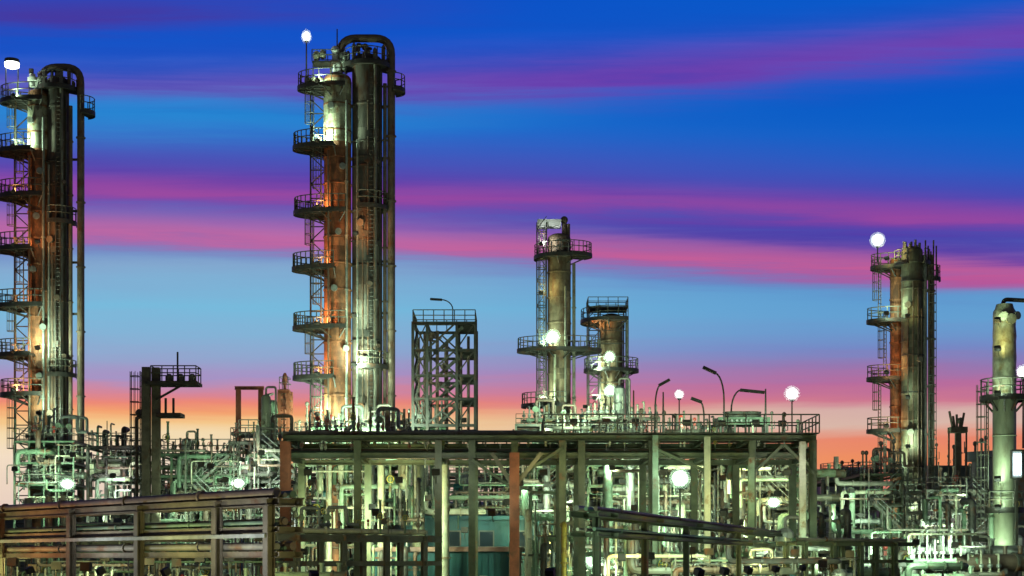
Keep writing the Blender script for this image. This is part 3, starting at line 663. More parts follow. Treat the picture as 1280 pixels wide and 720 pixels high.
for i in range(9):
    z = lv[-1] + rnd.random() * (lv[0] - lv[-1] - 1); x = 1.2 + rnd.random() * 4; y = .6 + rnd.random() * 4
    g = G(); g.tube([(x, y, z), (x + .2 + rnd.random() * .9, y, z)], .09 + .08 * rnd.random(), 6); g.lathe([(.3, -.04), (.3, .04)], x, y, 10, 'y', z + .25); g.tube([(x, y, z), (x, y, z + .5)], .07, 6); g.build('valve', M['pipebrown'], fr)
g = G(); rail_path(g, [(0, .1, lv[0]), (5.75, .1, lv[0]), (5.75, 5.9, lv[0]), (0, 5.9, lv[0])], closed=True, step=.9); g.build('railing', M['steel'], fr)
arm_lamp('thin street lamp standing above the lattice tower', 566, 402, 373, D + 1, -1.1, lv[0], .05, hl=1.0)

# ---- cantilever platforms at left (two posts)
D = 118.0; k = D / FPX
cp = thing('davit_post', 'thick brown post with cantilevered railed platform at its top beside the cream cabin', 'post', (X(183, D), D, 0))
for dx, y in ((0, 0), (11 * k, .3)): G().ibeam((dx, y, 0), (dx, y, Z(459, D)), .62, .5, .08, up=(0, 1, 0)).build('column', M['brownsteel'], cp)
pd = G().box(.1, 66 * k, -.8, 1.2, Z(478, D) - .25, Z(478, D)).build('platform', M['darksteel'], cp)
g = G(); g.bar((.8, -.2, Z(500, D)), (3.0, -.2, Z(480, D)), .16); g.bar((.3, -.82, Z(480, D)), (66 * k, -.82, Z(480, D)), .15, .3); g.build('bracket', M['darksteel'], cp)
g = G(); zp = Z(478, D); rail_path(g, [(.5, -.75, zp), (66 * k - .1, -.75, zp), (66 * k - .1, 1.1, zp), (.5, 1.1, zp)], h=1.2, closed=True, step=.9); g.build('railing', M['steel'], pd)
G().bar((39 * k, 0, zp), (39 * k, 0, Z(440, D)), .12).build('antenna', M['darksteel'], cp)
for i in range(3): G().lathe([(.16, 0), (.3, .1), (.3, .5), (.12, .7)], 1.7 + i * .9, .3, 10, 'z', zp).build('instrument_pot', M['pipe'], cp)
zq = Z(517, D); G().box(.9, 45 * k, -.7, .9, zq - .3, zq).build('platform', M['darksteel'], cp)
for xx in (1.5, 2.1): G().tube([(xx, 0, zq), (xx, 0, zq + 1.2)], .1, 6).build('vent', M['darksteel'], cp)
g = G(); g.tube(pipe_path([(-.9, .6, 0), (-.9, .6, Z(520, D)), (0, .6, Z(520, D))], .3), .16); g.ball(-.7, .6, Z(515, D), .3); g.build('relief_pipe', M['pipebrown'], cp)
ladder_mesh(-.5, .3, 2, Z(480, D), PI).build('caged_ladder', M['steel'], cp)

# ---- small portal and posts left of the main pair
D = 138.0; k = D / FPX
po = thing('portal_frame', 'red oxide portal frame standing against the sunset', 'steel frame', (X(297, D), D, 0))
for u in (298, 326): G().ibeam(((u - 297) * k, 0, 0), ((u - 297) * k, 0, Z(487, D)), .42, .42, .07, up=(0, 1, 0)).build('column', M['redsteel'], po)
G().ibeam((-.25, 0, Z(485, D)), (2.4, 0, Z(485, D)), .4, .3).build('beam', M['redsteel'], po)
G().box(-.4, 5.0, -1, 2.5, Z(541, D) - .3, Z(541, D)).build('deck', M['darksteel'], po)
g = G(); rail_path(g, [(.3, -.9, Z(541, D)), (2.0, -.9, Z(541, D)), (2.0, 2.4, Z(541, D))], step=.8); g.build('railing', M['pale'], po)
vs = thing('scrubber', 'small dark scrubber vessel with pipe loops beside the red portal', 'vessel', (X(340, D), D, 0))
G().lathe(shell_profile(.55, 0, Z(500, D), 2.2), n=16).build('shell', M['pipegreen'], vs)
for a in range(4):
    z = Z(495 + a * 12, D); G().tube(pipe_path([(-.4 + .1 * a, -.5, 2), (-.4 + .3 * a, -.6, z), (.1, 0, z + .2)], .2), .12).build('pipe_loop', M['pipe'], vs)
pt = frame('pipe_tower', 'narrow reddish pipe tower with a vent beside the tallest twin columns', 349, 360, D, D + 2, [Z(487, D), Z(508, D), Z(540, D)], nx=2, cw=.3, bh=.3, m='redsteel', cat='steel frame')
G().tube([(.4, .8, 2), (.4, .8, Z(470, D))], .14, 8).build('vent_pipe', M['redsteel'], pt)
G().lathe([(.14, 0), (.24, .25), (.24, .8), (.1, 1.1)], .4, .8, 10, 'z', Z(480, D)).build('vent_head', M['redsteel'], pt)

# ---- flare-like vent cluster at right
D = 165.0
vc = thing('vent_tower', 'squat vent tower with stubby pipes between the olive column and foil topped stack', 'tower', (X(1197, D), D, 0)); k = D / FPX
G().bar((0, 0, 0), (0, 0, Z(540, D)), .5).build('mast', M['brownsteel'], vc)
for s in (-1, 1): G().bar((s * .95, 0, Z(600, D)), (s * .95, 0, Z(535, D)), .16).build('post', M['brownsteel'], vc)
G().box(-.9, .9, -.7, .7, Z(541, D), Z(534, D)).build('platform', M['brownsteel'], vc)
for i, (dx, v) in enumerate(((-.9, 514), (-.5, 520), (-.1, 518), (.35, 522), (.7, 516))):
    G().tube([(dx * .6, 0, Z(535, D)), (dx, 0, Z(v, D))], .13, 6).build('vent_stub', M['brownsteel'], vc)
G().ball(.2, 0, Z(526, D), .32).build('vent_head', M['brownsteel'], vc)

# ================================================================== PIPE RACKS
def line_pts(P0, P1, t): return (P0[0] + (P1[0] - P0[0]) * t, P0[1] + (P1[1] - P0[1]) * t)
def along(name, label, cat, P0, P1, off, z, r, m, group=None, shoes=True, fl=9.0):
    """a pipe lying on a rack from P0 to P1, pushed sideways by off"""
    d = Vector((P1[0] - P0[0], P1[1] - P0[1], 0)); L = d.length; a = math.atan2(d.y, d.x); d.normalize()
    root = thing(name, label, cat, (P0[0] - d.y * off, P0[1] + d.x * off, z), a, group)
    G().tube([(0, 0, 0), (L, 0, 0)], r, 12).build('pipe', M[m], root)
    if shoes:
        x = 1.5 + rnd.random() * 3
        while x < L: 
            g = G(); flange(g, x, 0, 0, r, 'x'); g.build('flange', M[m], root); x += fl
    return root
def rack(label, P0, P1, ts, zt, width, tiers, cw, bh, m, name='pipe_rack', over=1.0, side=1):
    d = Vector((P1[0] - P0[0], P1[1] - P0[1], 0)); L = d.length; a = math.atan2(d.y, d.x)
    root = thing(name, label, 'pipe rack', (P0[0], P0[1], 0), a); mm = M[m]; w = width * side
    for i, t in enumerate(ts):
        x = t * L
        for y in ((0, w) if width > 1.3 else ((-.19,) if side > 0 else (w / 2,))):
            c = G().ibeam((x, y, 0), (x, y, zt - bh), cw, cw, .05, up=(0, 1, 0)).build('column', mm, root)
            G().box(x - cw, x + cw, y - cw, y + cw, 0, .35).build('footing', M['concrete'], root)
        for z in [zt] + tiers:
            G().ibeam((x, min(0, w) - .3, z - bh * .5 - .012), (x, max(0, w) + .3, z - bh * .5 - .012), cw * .7, bh * .8).build('cross_beam', mm, root)
    for z in [zt] + tiers:
        for y in (0, w): G().ibeam((-over, y, z - bh / 2), (L + over, y, z - bh / 2), cw * .8, bh if z == zt else bh * .7).build('beam', mm, root)
    return root
# left front rack
PL0, PL1 = (X(-40, 75), 75), (X(343, 54.6), 54.6)
dl = Vector((PL1[0] - PL0[0], PL1[1] - PL0[1], 0)).length
def t_of(P0, P1, u):
    best = min((abs(640 + FPX * line_pts(P0, P1, i / 400)[0] / line_pts(P0, P1, i / 400)[1] - u), i / 400) for i in range(401)); return best[1]
tl = [t_of(PL0, PL1, u) for u in (5, 94, 179, 276, 342)]
rack('near brown pipe rack on five near posts', PL0, PL1, tl, 8.25, .95, [7.25, 6.35], .32, .3, 'brownsteel', over=.35)
for tier, z, n, nm in ((0, 8.26, 3, 'top'), (1, 7.26, 3, 'middle'), (2, 6.36, 3, 'lowest')):
    for i in range(n):
        r = [.17, .09, .13, .07, .15, .1][(i + tier) % 6]
        cn, m = [('brown', 'pipebrown'), ('grey', 'pipe'), ('green', 'pipegreen')][(i + tier * 2) % 3]
        sz = 'thick' if r > .15 else ('thin' if r < .1 else 'middling')
        along('rack_pipe', '%s %s pipe running along the %s tier of the near brown rack' % (sz, cn, nm), 'pipe', PL0, PL1, .12 + .34 * i, z + r, r, m, '%s %s pipes on %s tier of the near brown rack' % (sz, cn, nm), fl=6.0)
# cable tray along the rack face
tr = thing('cable_tray', 'pale cable tray hung along the near brown rack face', 'cable tray', (PL0[0], PL0[1], 6.8), math.atan2(PL1[1] - PL0[1], PL1[0] - PL0[0]))
G().box(0, dl, -.42, -.36, 0, .14).build('side_rail', M['galv'], tr); G().box(0, dl, -.36, -.2, 0.0, .03).build('tray_floor', M['galv'], tr)
# right low support row
PR0, PR1 = (X(715, 53), 53), (X(1076, 168), 168)
tr_ = [t_of(PR0, PR1, u) for u in (729, 790, 845, 912, 972, 1030, 1074)]
rack('low olive pipe support row receding from the yellow pipe into the distance', PR0, PR1, tr_, 7.7, 1.0, [7.0], .26, .2, 'olive', side=-1, over=.3)
for i, (o, z, r, m, c) in enumerate(((-.15, 7.71, .1, 'pipe', 'grey'), (-.5, 7.71, .07, 'pipegreen', 'green'), (-.85, 7.71, .08, 'pipebrown', 'brown'), (-.2, 7.01, .06, 'pale', 'cream'), (-.5, 7.01, .05, 'pipebrown', 'thin brown'), (-.8, 7.01, .07, 'pipegreen', 'thick green'))):
    along('rack_pipe', '%s pipe on the %s of the receding low support row' % (c, 'top' if i < 3 else 'lower tier'), 'pipe', PR0, PR1, o, z + r, r, m, None, fl=11)
# the low rack picks up again beyond the high rack
PE0, PE1 = (X(1000, 90), 90), (X(1136, 95), 95)
rack('low olive rack crossing before the olive tower foot', PE0, PE1, [t_of(PE0, PE1, u) for u in (1006, 1042, 1076, 1118)], Z(677, 92), 1.6, [Z(699, 92)], .28, .26, 'olive', over=.4)
for i in range(3): along('rack_pipe', ['grey', 'green', 'cream'][i] + ' pipe on the low rack before the olive tower foot', 'pipe', PE0, PE1, .25 + .5 * i, Z(677, 92) + .02 + .1, .1, ['pipe', 'pipegreen', 'pale'][i])
# upper big rack
DU = 97.0
uc = [358, 447, 548, 590, 643, 703, 727, 815, 884, 940, 1016]
zU = Z(544, DU)
ur = frame('overhead_pipe_rack', 'long high olive pipe rack spanning from the red column to the railed end', 358, 1016, DU, DU + 7, [zU, Z(566, DU)], cw=.44, bh=.34, m='olive', cols=uc, cat='pipe rack', deck=False, rail=False,
           brace=[(3, Z(612, DU), Z(575, DU), '\\'), (4, Z(600, DU), Z(560, DU), '/'), (9, Z(592, DU), Z(556, DU), 'v'), (7, Z(590, DU), Z(560, DU), '\\')])
x0 = X(358, DU)
dk = G().box(X(680, DU) - x0, X(1022, DU) - x0, -.6, 7.4, zU + .064, zU + .12).build('walkway', M['grate'], ur)
g = G(); za = zU + .12; rail_path(g, [(X(680, DU) - x0, -.55, za), (X(1022, DU) - x0, -.55, za), (X(1022, DU) - x0, 7.3, za), (X(680, DU) - x0, 7.3, za)], h=1.15, closed=True, step=1.2, r=.045); g.build('railing', M['steel'], dk)
# two front columns with their own colour stand just in front of the rack
for u, D_, vt, m, nm in ((357, 95.6, 552, 'redsteel', 'thick red oxide column carrying the end of the high rack'), (643, 95.6, 566, 'redsteel', 'orange red column carrying branching struts in the centre'), (884, 95.8, 546, 'pale', 'cream column in front of the high rack next to the glaring lamp'),
                          (1003, 95.8, 552, 'pale', 'cream post beside the inverted V bracing'), (939, 95.8, 572, 'palegreen', 'pale green post below the inverted V bracing'), (819, 95.8, 544, 'palegreen', 'pale green post left of the glaring lamp')):
    cc = thing('rack_post', nm, 'post', (X(u, D_), D_, 0)); w = .62 if 'red' in nm else .36
    G().ibeam((0, 0, 0), (0, 0, Z(vt, D_)), w, w, .08, up=(0, 1, 0)).build('shaft', M[m], cc)
    G().box(-w, w, -w, w, 0, .5).build('footing', M['concrete'], cc)
    if u == 643:
        for s, du in ((-1, -28), (1, 34)): G().bar((s * .2, .05, Z(604, D_)), (du * D_ / FPX, .05, Z(566, D_)), .3, .24).build('strut', M['brownsteel'], cc)
PU0, PU1 = (X(352, DU), DU), (X(1018, DU), DU)
for tier, z, nm in ((0, zU + .02, 'top'), (1, Z(566, DU) + .02, 'lower')):
    for i in range(8):
        r = [.15, .08, .12, .06, .17, .1, .07, .13][(i * 3 + tier) % 8]; cn, m = [('grey', 'pipe'), ('green', 'pipegreen'), ('brown', 'pipebrown')][(i + tier) % 3]
        sz = 'thick' if r > .125 else ('thin' if r < .09 else 'middling')
        e = PU1 if tier else (X(690 + 20 * (i % 4), DU), DU)
        along('rack_pipe', '%s %s pipe along the %s tier of the high rack' % (sz, cn, nm), 'pipe', PU0, e, .6 + .82 * i, z + r, r, m, '%s %s pipes on the %s tier of the high rack' % (sz, cn, nm))
# rack in the middle distance, lower (pale beam)
P0, P1 = (X(366, 84), 84), (X(535, 90), 90)
rack('low pale rack between the red column and the teal shed', P0, P1, [.03, .36, .68, .97], Z(668, 86), 2.4, [Z(700, 86)], .3, .4, 'steel')
for i in range(4): along('rack_pipe', ['cream', 'green', 'brown', 'grey'][i] + ' pipe on the low pale rack near the teal shed', 'pipe', P0, P1, .3 + .55 * i, Z(668, 86) + .05 + .15, .15, ['pale', 'pipegreen', 'pipebrown', 'pipe'][i])

# ================================================================== SHEDS
def shed(label, u0, u1, v, D, depth, roofm, wallm, name='equipment_shed', eave=.35, win=0, slope=.5, zb=0.0):
    x0, x1, z = X(u0, D), X(u1, D), Z(v, D) - zb
    root = thing(name, label, 'building', (x0, D, zb)); w = x1 - x0
    g = G(); g.box(0, w, 0, depth, 0, z - .3)
    x = .0
    while x < w - .1: g.box(x + .02, x + .1, -.05, 0.0, .1, z - .35); x += .45
    g.build('wall', M[wallm], root)
    g = G(); g.add([(-eave, -eave, z - .3), (w + eave, -eave, z - .3), (w + eave, depth + eave, z - .3), (-eave, depth + eave, z - .3), (-eave, -eave, z), (w + eave, -eave, z), (w + eave, depth + eave, z + slope), (-eave, depth + eave, z + slope)],
                   [(3, 2, 1, 0), (4, 5, 6, 7), (0, 1, 5, 4), (1, 2, 6, 5), (2, 3, 7, 6), (3, 0, 4, 7)])
    g.build('roof', M[roofm], root)
    for i in range(win):
        x = w * (i + .6) / (win + .2); f = G(); 
        for a in ((x - .6, x + .6, -.1, -.055, z - 2.4, z - 2.3), (x - .6, x + .6, -.1, -.055, z - 1.2, z - 1.1), (x - .6, x - .5, -.1, -.055, z - 2.3, z - 1.2), (x + .5, x + .6, -.1, -.055, z - 2.3, z - 1.2)): f.box(*a)
        fw = f.build('window', M['steel'], root); G().box(x - .5, x + .5, -.075, -.055, z - 2.3, z - 1.2).build('pane', M['glass'], fw)
    return root
shed('long teal shed with small windows behind the orange red column', 500, 716, 645, 116, 9, 'teal', 'teal', win=5)
shed('low teal annex with faded red fascia below the long shed', 455, 640, 684, 106, 7, 'pinkroof', 'teal', win=0, slope=.1)
shed('low teal shed with pale roof edge under the receding row', 772, 962, 699, 112, 8, 'palegreen', 'teal', win=0, slope=.2)
shed('small cream lit cabin on a frame near the shorter twin columns', 112, 150, 574, 132.6, 4, 'steel', 'pale', name='cabin', eave=.15, slope=.1, zb=Z(596, 132) + .07)
shed('dark grey hall behind the squat vent tower', 1165, 1242, 582, 190, 14, 'shed', 'shed', name='process_hall', slope=.8)
shed('dark grey hall close behind the foil topped stack', 1268, 1330, 562, 150, 14, 'shed', 'shed', name='process_hall', slope=.8)
shed('distant grey warehouse behind the shorter twin columns', -60, 290, 640, 300, 30, 'shed', 'shed', name='warehouse', slope=2)
shed('distant grey warehouse behind the lattice tower', 330, 700, 632, 310, 30, 'shed', 'shed', name='warehouse', slope=2)
shed('distant grey warehouse behind the high rack end', 690, 1110, 628, 320, 30, 'shed', 'shed', name='warehouse', slope=2)
shed('distant grey warehouse behind the foil topped stack', 1090, 1400, 640, 330, 30, 'shed', 'shed', name='warehouse', slope=2)
bx = thing('light_box', 'bright blue white lit panel box beside the foil topped stack', 'light box', (X(1271, 117), 117, 0))
G().box(-.1, .1, 0, .2, 0, Z(600, 117)).build('post', M['steel'], bx); G().box(-.42, .42, -.05, .3, Z(598, 117), Z(562, 117)).build('housing', M['steel'], bx)
G().box(-.36, .36, -.09, -.054, Z(597, 117), Z(564, 117)).build('reflector', M['white'], bx)
for i in range(3): G().cyl(-.22 + .22 * i, -.16, Z(594, 117), Z(567, 117), .045, 8).build('lamp_tube', lamp_mat('blue_white_tube', (.6, .8, 1), 6), bx)
def tank(label, u, vt, D, rpx):
    k = D / FPX; R = rpx * k; h = Z(vt, D)
    root = thing('storage_tank', label, 'tank', (X(u, D), D, 0))
    pr = [(R, 0)]; z = 2.4
    while z < h - .4: pr += [(R, z - .05), (R + .06, z), (R, z + .05)]; z += 2.4
    G().lathe(pr + [(R, h)], n=36).build('shell', M['galv'], root)
    G().lathe([(R + .1, h), (R + .1, h + .15), (R * .5, h + R * .13), (.05, h + R * .17)], n=36).build('roof', M['galv'], root)
    g = G(); rail_path(g, [(R * math.cos(a * PI / 12), R * math.sin(a * PI / 12), h + .15) for a in range(24)], closed=True); g.build('railing', M['steel'], root)
    return root
tank('distant round storage tank beyond the red portal frame', 250, 612, 260, 52)
tank('distant round storage tank behind the high rack bracing', 985, 605, 265, 40)
tank('distant round storage tank beyond the high rack end', 1062, 590, 240, 36)

# ================================================================== PROCESS MODULES (open steel floors)
mods = []
def mod(label, u0, u1, D0, dep, vs, nx, m='steel', cw=.3, bh=.32, brace=()):
    cw *= .8; bh *= .85; f = frame('process_module', label, u0, u1, D0, D0 + dep, [Z(v, D0) for v in vs], nx=nx, cw=cw, bh=bh, m=m, brace=brace); mods.append(f); return f
mod('pale green lit steel base around the shorter twin columns', 18, 92, 138, 8, (551, 578, 605, 640), 5, 'pipegreen', .18, .2)
mod('dark steel floors between the shorter twin columns and the brown post', 110, 178, 132, 8, (558, 596, 640), 4, 'darksteel')
mod('green steel floors right of the brown cantilever post', 196, 288, 122, 7, (567, 594, 622, 650, 680), 6, 'pipegreen', .24, .26)
mod('steel floors below the red portal frame', 288, 362, 126, 8, (552, 600, 650), 4, 'steel')
mod('steel floors around the feet of the tallest pair', 368, 512, 142, 5, (543, 580, 630), 6, 'olive')
mod('three level frame behind the red branching column', 640, 730, 118, 7, (586, 612, 640, 668, 696), 5, 'olive', .24, .26)
mod('green lit frame behind the glaring lamp', 735, 880, 116, 7, (580, 606, 634, 662, 690), 7, 'pipegreen', .24, .26)
mod('dark frame standing far behind the glaring lamp', 650, 1010, 136, 7, (560, 588, 618, 648, 680), 12, 'darksteel', .28, .3)
mod('dark frame far behind the long teal shed', 368, 640, 150, 6, (566, 592, 620, 650), 9, 'darksteel', .28, .3)
mod('frame under the railed end of the high rack', 885, 1012, 116, 7, (578, 606, 634, 662, 690), 6, 'steel', .24, .26)
mod('steel floors at the foot of the olive tower', 1076, 1128, 150, 9, (592, 630, 668), 3, 'olive')
mod('low frame beyond the high rack end', 1028, 1078, 160, 9, (600, 640, 675), 3, 'darksteel')
mod('open frame between the olive tower and the foil stack', 1158, 1236, 140, 7, (612, 638, 664, 690), 5, 'steel', .24, .26)
mod('frame at the feet of the middle columns', 645, 800, 172, 6, (530, 570, 620), 6, 'steel')

# ================================================================== CLUTTER PROTOTYPES
def wheel(g, x, y, z, r):       # handwheel facing the camera
    g.tube([(x + r * math.cos(a * PI / 5), y, z + r * math.sin(a * PI / 5)) for a in range(10)], .035, 5, True)
    g.bar((x - r, y, z), (x + r, y, z), .03); g.bar((x, y, z - r), (x, y, z + r), .03)
def mk_valve(pm, wm, h=2.6, r=.14):
    def f():
        t = thing('gate_valve', '', 'valve')
        g = G(); g.tube([(0, 0, 0), (0, 0, h)], r, 10); flange(g, 0, 0, h * .38, r); flange(g, 0, 0, h * .62, r); flange(g, 0, 0, h, r); g.build('pipe', M[pm], t)
        g = G(); g.lathe([(.05, -.3), (r * 1.7, -.22), (r * 1.9, 0), (r * 1.7, .22), (.05, .3)], 0, 0, 10, 'z', h * .5); g.lathe([(r, -.55), (r, 0)], 0, 0, 8, 'y', h * .5); g.build('valve_body', M[pm], t)
        g = G(); wheel(g, 0, -.62, h * .5, .3); g.build('handwheel', M[wm], t); return t
    return f
def mk_manifold(pm, bm, nb=5, w=3.2, h=2.4):
    def f():
        t = thing('pipe_manifold', '', 'pipes')
        g = G(); g.tube([(0, 0, .6), (w, 0, .6)], .2, 10); flange(g, 0, 0, .6, .2, 'x'); flange(g, w, 0, .6, .2, 'x'); g.build('header', M[pm], t)
        for s in (.4, w - .4): G().box(s - .1, s + .1, -.15, .15, 0, .42).build('support', M['steel'], t)
        for i in range(nb):
            x = w * (i + .5) / nb; hh = h * (.75 + .25 * ((i * 7) % 3) / 2)
            g = G(); g.tube(pipe_path([(x, 0, .6), (x, 0, hh), (x, .8, hh)], .2), .09, 8); b = g.build('branch', M[bm], t)
            g = G(); g.lathe([(.09, -.16), (.2, -.1), (.2, .1), (.09, .16)], x, 0, 8, 'z', 1.25); g.tube([(x, 0, 1.25), (x, -.3, 1.25)], .04, 6); v = g.build('valve', M['galv'], b)
            g = G(); wheel(g, x, -.32, 1.25, .19)
        return t
    return f
def mk_exchanger(sm, L=4.2, r=.5):
    def f():
        t = thing('heat_exchanger', '', 'heat exchanger')
        g = G(); g.lathe([(.02, -.3), (r * .7, -.22), (r, 0), (r, L)], 0, 0, 18, 'x', 1.3); g.lathe([(r * 1.02, .9), (r * 1.05, .95), (r * 1.02, 1.0)], 0, 0, 18, 'x', 1.3); g.build('shell', M[sm], t)
        g = G(); g.lathe([(r * 1.22, 0), (r * 1.22, .16), (r * 1.05, .18), (r * 1.05, .9), (r * 1.22, .92), (r * 1.22, 1.06)], L, 0, 18, 'x', 1.3); g.build('channel_head', M['steel'], t)
        for x in (.8, L - .8): G().box(x - .12, x + .12, -r * .8, r * .8, 0, 1.3 - r * .7).build('saddle', M['concrete'], t)
        for x, s in ((.7, 1), (L + .5, 1), (L - .6, 1)):
            g = G(); g.tube([(x, 0, 1.3 + r * .9), (x, 0, 1.3 + r + .5)], .14, 10); flange(g, x, 0, 1.3 + r + .5, .14); g.build('nozzle', M[sm], t)
        return t
    return f
def mk_drum(sm, h=4.2, r=.62):
    def f():
        t = thing('vertical_drum', '', 'vessel')
        G().lathe([(.05, .8), (r * .6, .9), (r, 1.2), (r, h - .3), (r * .6, h - .02), (.05, h + .06)], n=18).build('shell', M[sm], t)
        for a in range(4):
            c, s = math.cos(a * PI / 2 + .6), math.sin(a * PI / 2 + .6); G().bar((c * r * .9, s * r * .9, 0), (c * r * .9, s * r * .9, 1.4), .12).build('leg', M['steel'], t)
        g = G(); g.tube(pipe_path([(0, 0, h), (0, 0, h + .8), (1.1, 0, h + .8), (1.1, 0, 0)], .3), .12, 8); g.build('outlet_pipe', M['pipe'], t)
        g = G(); g.tube([(0, -r * .95, 2), (0, -r - .35, 2)], .15, 8); g.lathe([(.24, -.05), (.24, .05)], 0, -r - .35, 10, 'y', 2); g.build('nozzle', M[sm], t)
        G().tube([(.3, -r * .96, 1.7), (.3, -r - .12, 1.7), (.3, -r - .12, 3), (.3, -r * .96, 3)], .05, 6).build('level_gauge', M['pale'], t)
        return t
    return f
def mk_pump(bm):
    def f():
        t = thing('pump_set', '', 'pump')
        G().box(0, 2.2, -.45, .45, 0, .3).build('base', M['concrete'], t)
        g = G(); g.lathe([(.2, 0), (.36, .08), (.36, .95), (.25, 1.05)], .95, 0, 14, 'x', .75); g.box(1.1, 1.8, -.3, .3, .3, .5); g.build('motor', M[bm], t)
        g = G(); g.lathe([(.15, -.2), (.42, -.14), (.42, .14), (.15, .2)], .45, 0, 14, 'x', .8); g.tube([(.45, 0, .8), (.95, 0, .78)], .08, 6); g.build('casing', M['pipegreen'], t)
        g = G(); g.tube(pipe_path([(.45, 0, 1.1), (.45, 0, 2.6), (.45, 1.2, 2.6)], .3), .12, 8); flange(g, .45, 0, 1.35, .12); g.build('discharge_pipe', M['pipe'], t)
        return t
    return f
def mk_risers(ms, n=4, h=6.5):
    def f():
        t = thing('riser_bundle', '', 'pipes')
        for i in range(n):
            r = [.11, .2, .08, .15, .26][i % 5]; hh = h * [1, .9, 1.05, .82, .95][i % 5]
            g = G(); g.tube(pipe_path([(.62 * i, 0, 0), (.62 * i, 0, hh), (.62 * i, 1.3, hh)], .35), r, 10); flange(g, .62 * i, 0, hh * .45, r); flange(g, .62 * i, 0, hh * .8, r); g.build('riser', M[ms[i % len(ms)]], t)
        for z in (1.6, 4.0): G().box(-.3, .62 * n - .2, .28, .4, z, z + .16).build('pipe_support', M['steel'], t)
        return t
    return f
def mk_loop(pm):
    def f():
        t = thing('pipe_loop', '', 'pipes')
        g = G(); g.tube(pipe_path([(0, 0, 0), (0, 0, 2.6), (1.8, 0, 2.6), (1.8, 0, .9), (3.0, 0, .9)], .35), .17, 10); flange(g, 0, 0, 1, .17); flange(g, .9, 0, 2.6, .17, 'x'); g.build('pipe', M[pm], t)
        g = G(); g.ball(.0, 0, 1.6, .3); g.tube([(0, 0, 1.6), (0, -.5, 1.6)], .07, 6); g.lathe([(.3, -.06), (.34, 0), (.2, .25)], 0, -.75, 12, 'y', 1.6); g.build('control_valve', M['palegreen'], t)
        return t
    return f
def mk_cabinet(cm):
    def f():
        t = thing('control_cabinet', '', 'cabinet')
        G().box(0, 1.3, -.3, .3, .15, 2.0).build('body', M[cm], t); G().box(-.03, 1.33, -.36, .36, 2.0, 2.07).build('roof', M['steel'], t)
        for x in (.05, .67): d = G().box(x, x + .58, -.335, -.302, .22, 1.95).build('door', M[cm], t); G().box(x + .5, x + .54, -.37, -.336, 1.0, 1.2).build('handle', M['darksteel'], d)
        for x in (.1, 1.1): G().box(x, x + .1, -.2, .2, 0, .149).build('foot', M['steel'], t)
        return t
    return f
def mk_stub(pm, h=2.0):
    def f():
        t = thing('vent_pipe', '', 'vent')
        G().tube([(0, 0, 0), (0, 0, h)], [.12, .09], 8).build('pipe', M[pm], t)
        g = G(); g.lathe([(.1, 0), (.2, .12), (.2, .34), (.08, .46)], 0, 0, 10, 'z', h); g.build('cap', M[pm], t)
        g = G(); flange(g, 0, 0, h * .4, .12); g.tube([(0, 0, h * .4), (.35, 0, h * .4), (.35, 0, h * .75)], .05, 6); g.build('side_valve', M['galv'], t)
        return t
    return f
def mk_cooler():
    t = thing('air_cooler', '', 'air cooler')
    for x in (.2, 2.8):
        for y in (.2, 2.2): G().bar((x, y, 0), (x, y, 1.0), .16).build('leg', M['steel'], t)
    G().box(0, 3, 0, 2.4, 1.0, 1.6).build('tube_bank', M['pipegreen'], t)
    g = G(); g.lathe([(1.0, 0), (.95, .45), (1.0, .5)], 1.5, 1.2, 20, 'z', 1.6); g.build('fan_ring', M['steel'], t)
    g = G(); 
    for i in range(4): g.tube([(.3 + .75 * i, -.05, 1.3), (.3 + .75 * i, -.3, 1.3)], .1, 8)
    g.build('tube_plugs', M['galv'], t)
    return t
def mk_post(pm):
    def f():
        t = thing('instrument_post', '', 'post')
        G().tube([(0, 0, 0), (0, 0, 1.7)], .06, 6).build('post', M['steel'], t)
        G().lathe([(.1, -.16), (.2, -.12), (.2, .1), (.12, .16)], 0, -.1, 12, 'y', 1.8).build('gauge', M[pm], t)
        G().box(-.14, .14, -.08, .1, 1.1, 1.5).build('junction_box', M[pm], t)
        G().tube([(.1, 0, 1.2), (.45, 0, 1.0), (.5, 0, 0)], .03, 5).build('conduit', M['steel'], t)
        return t
    return f
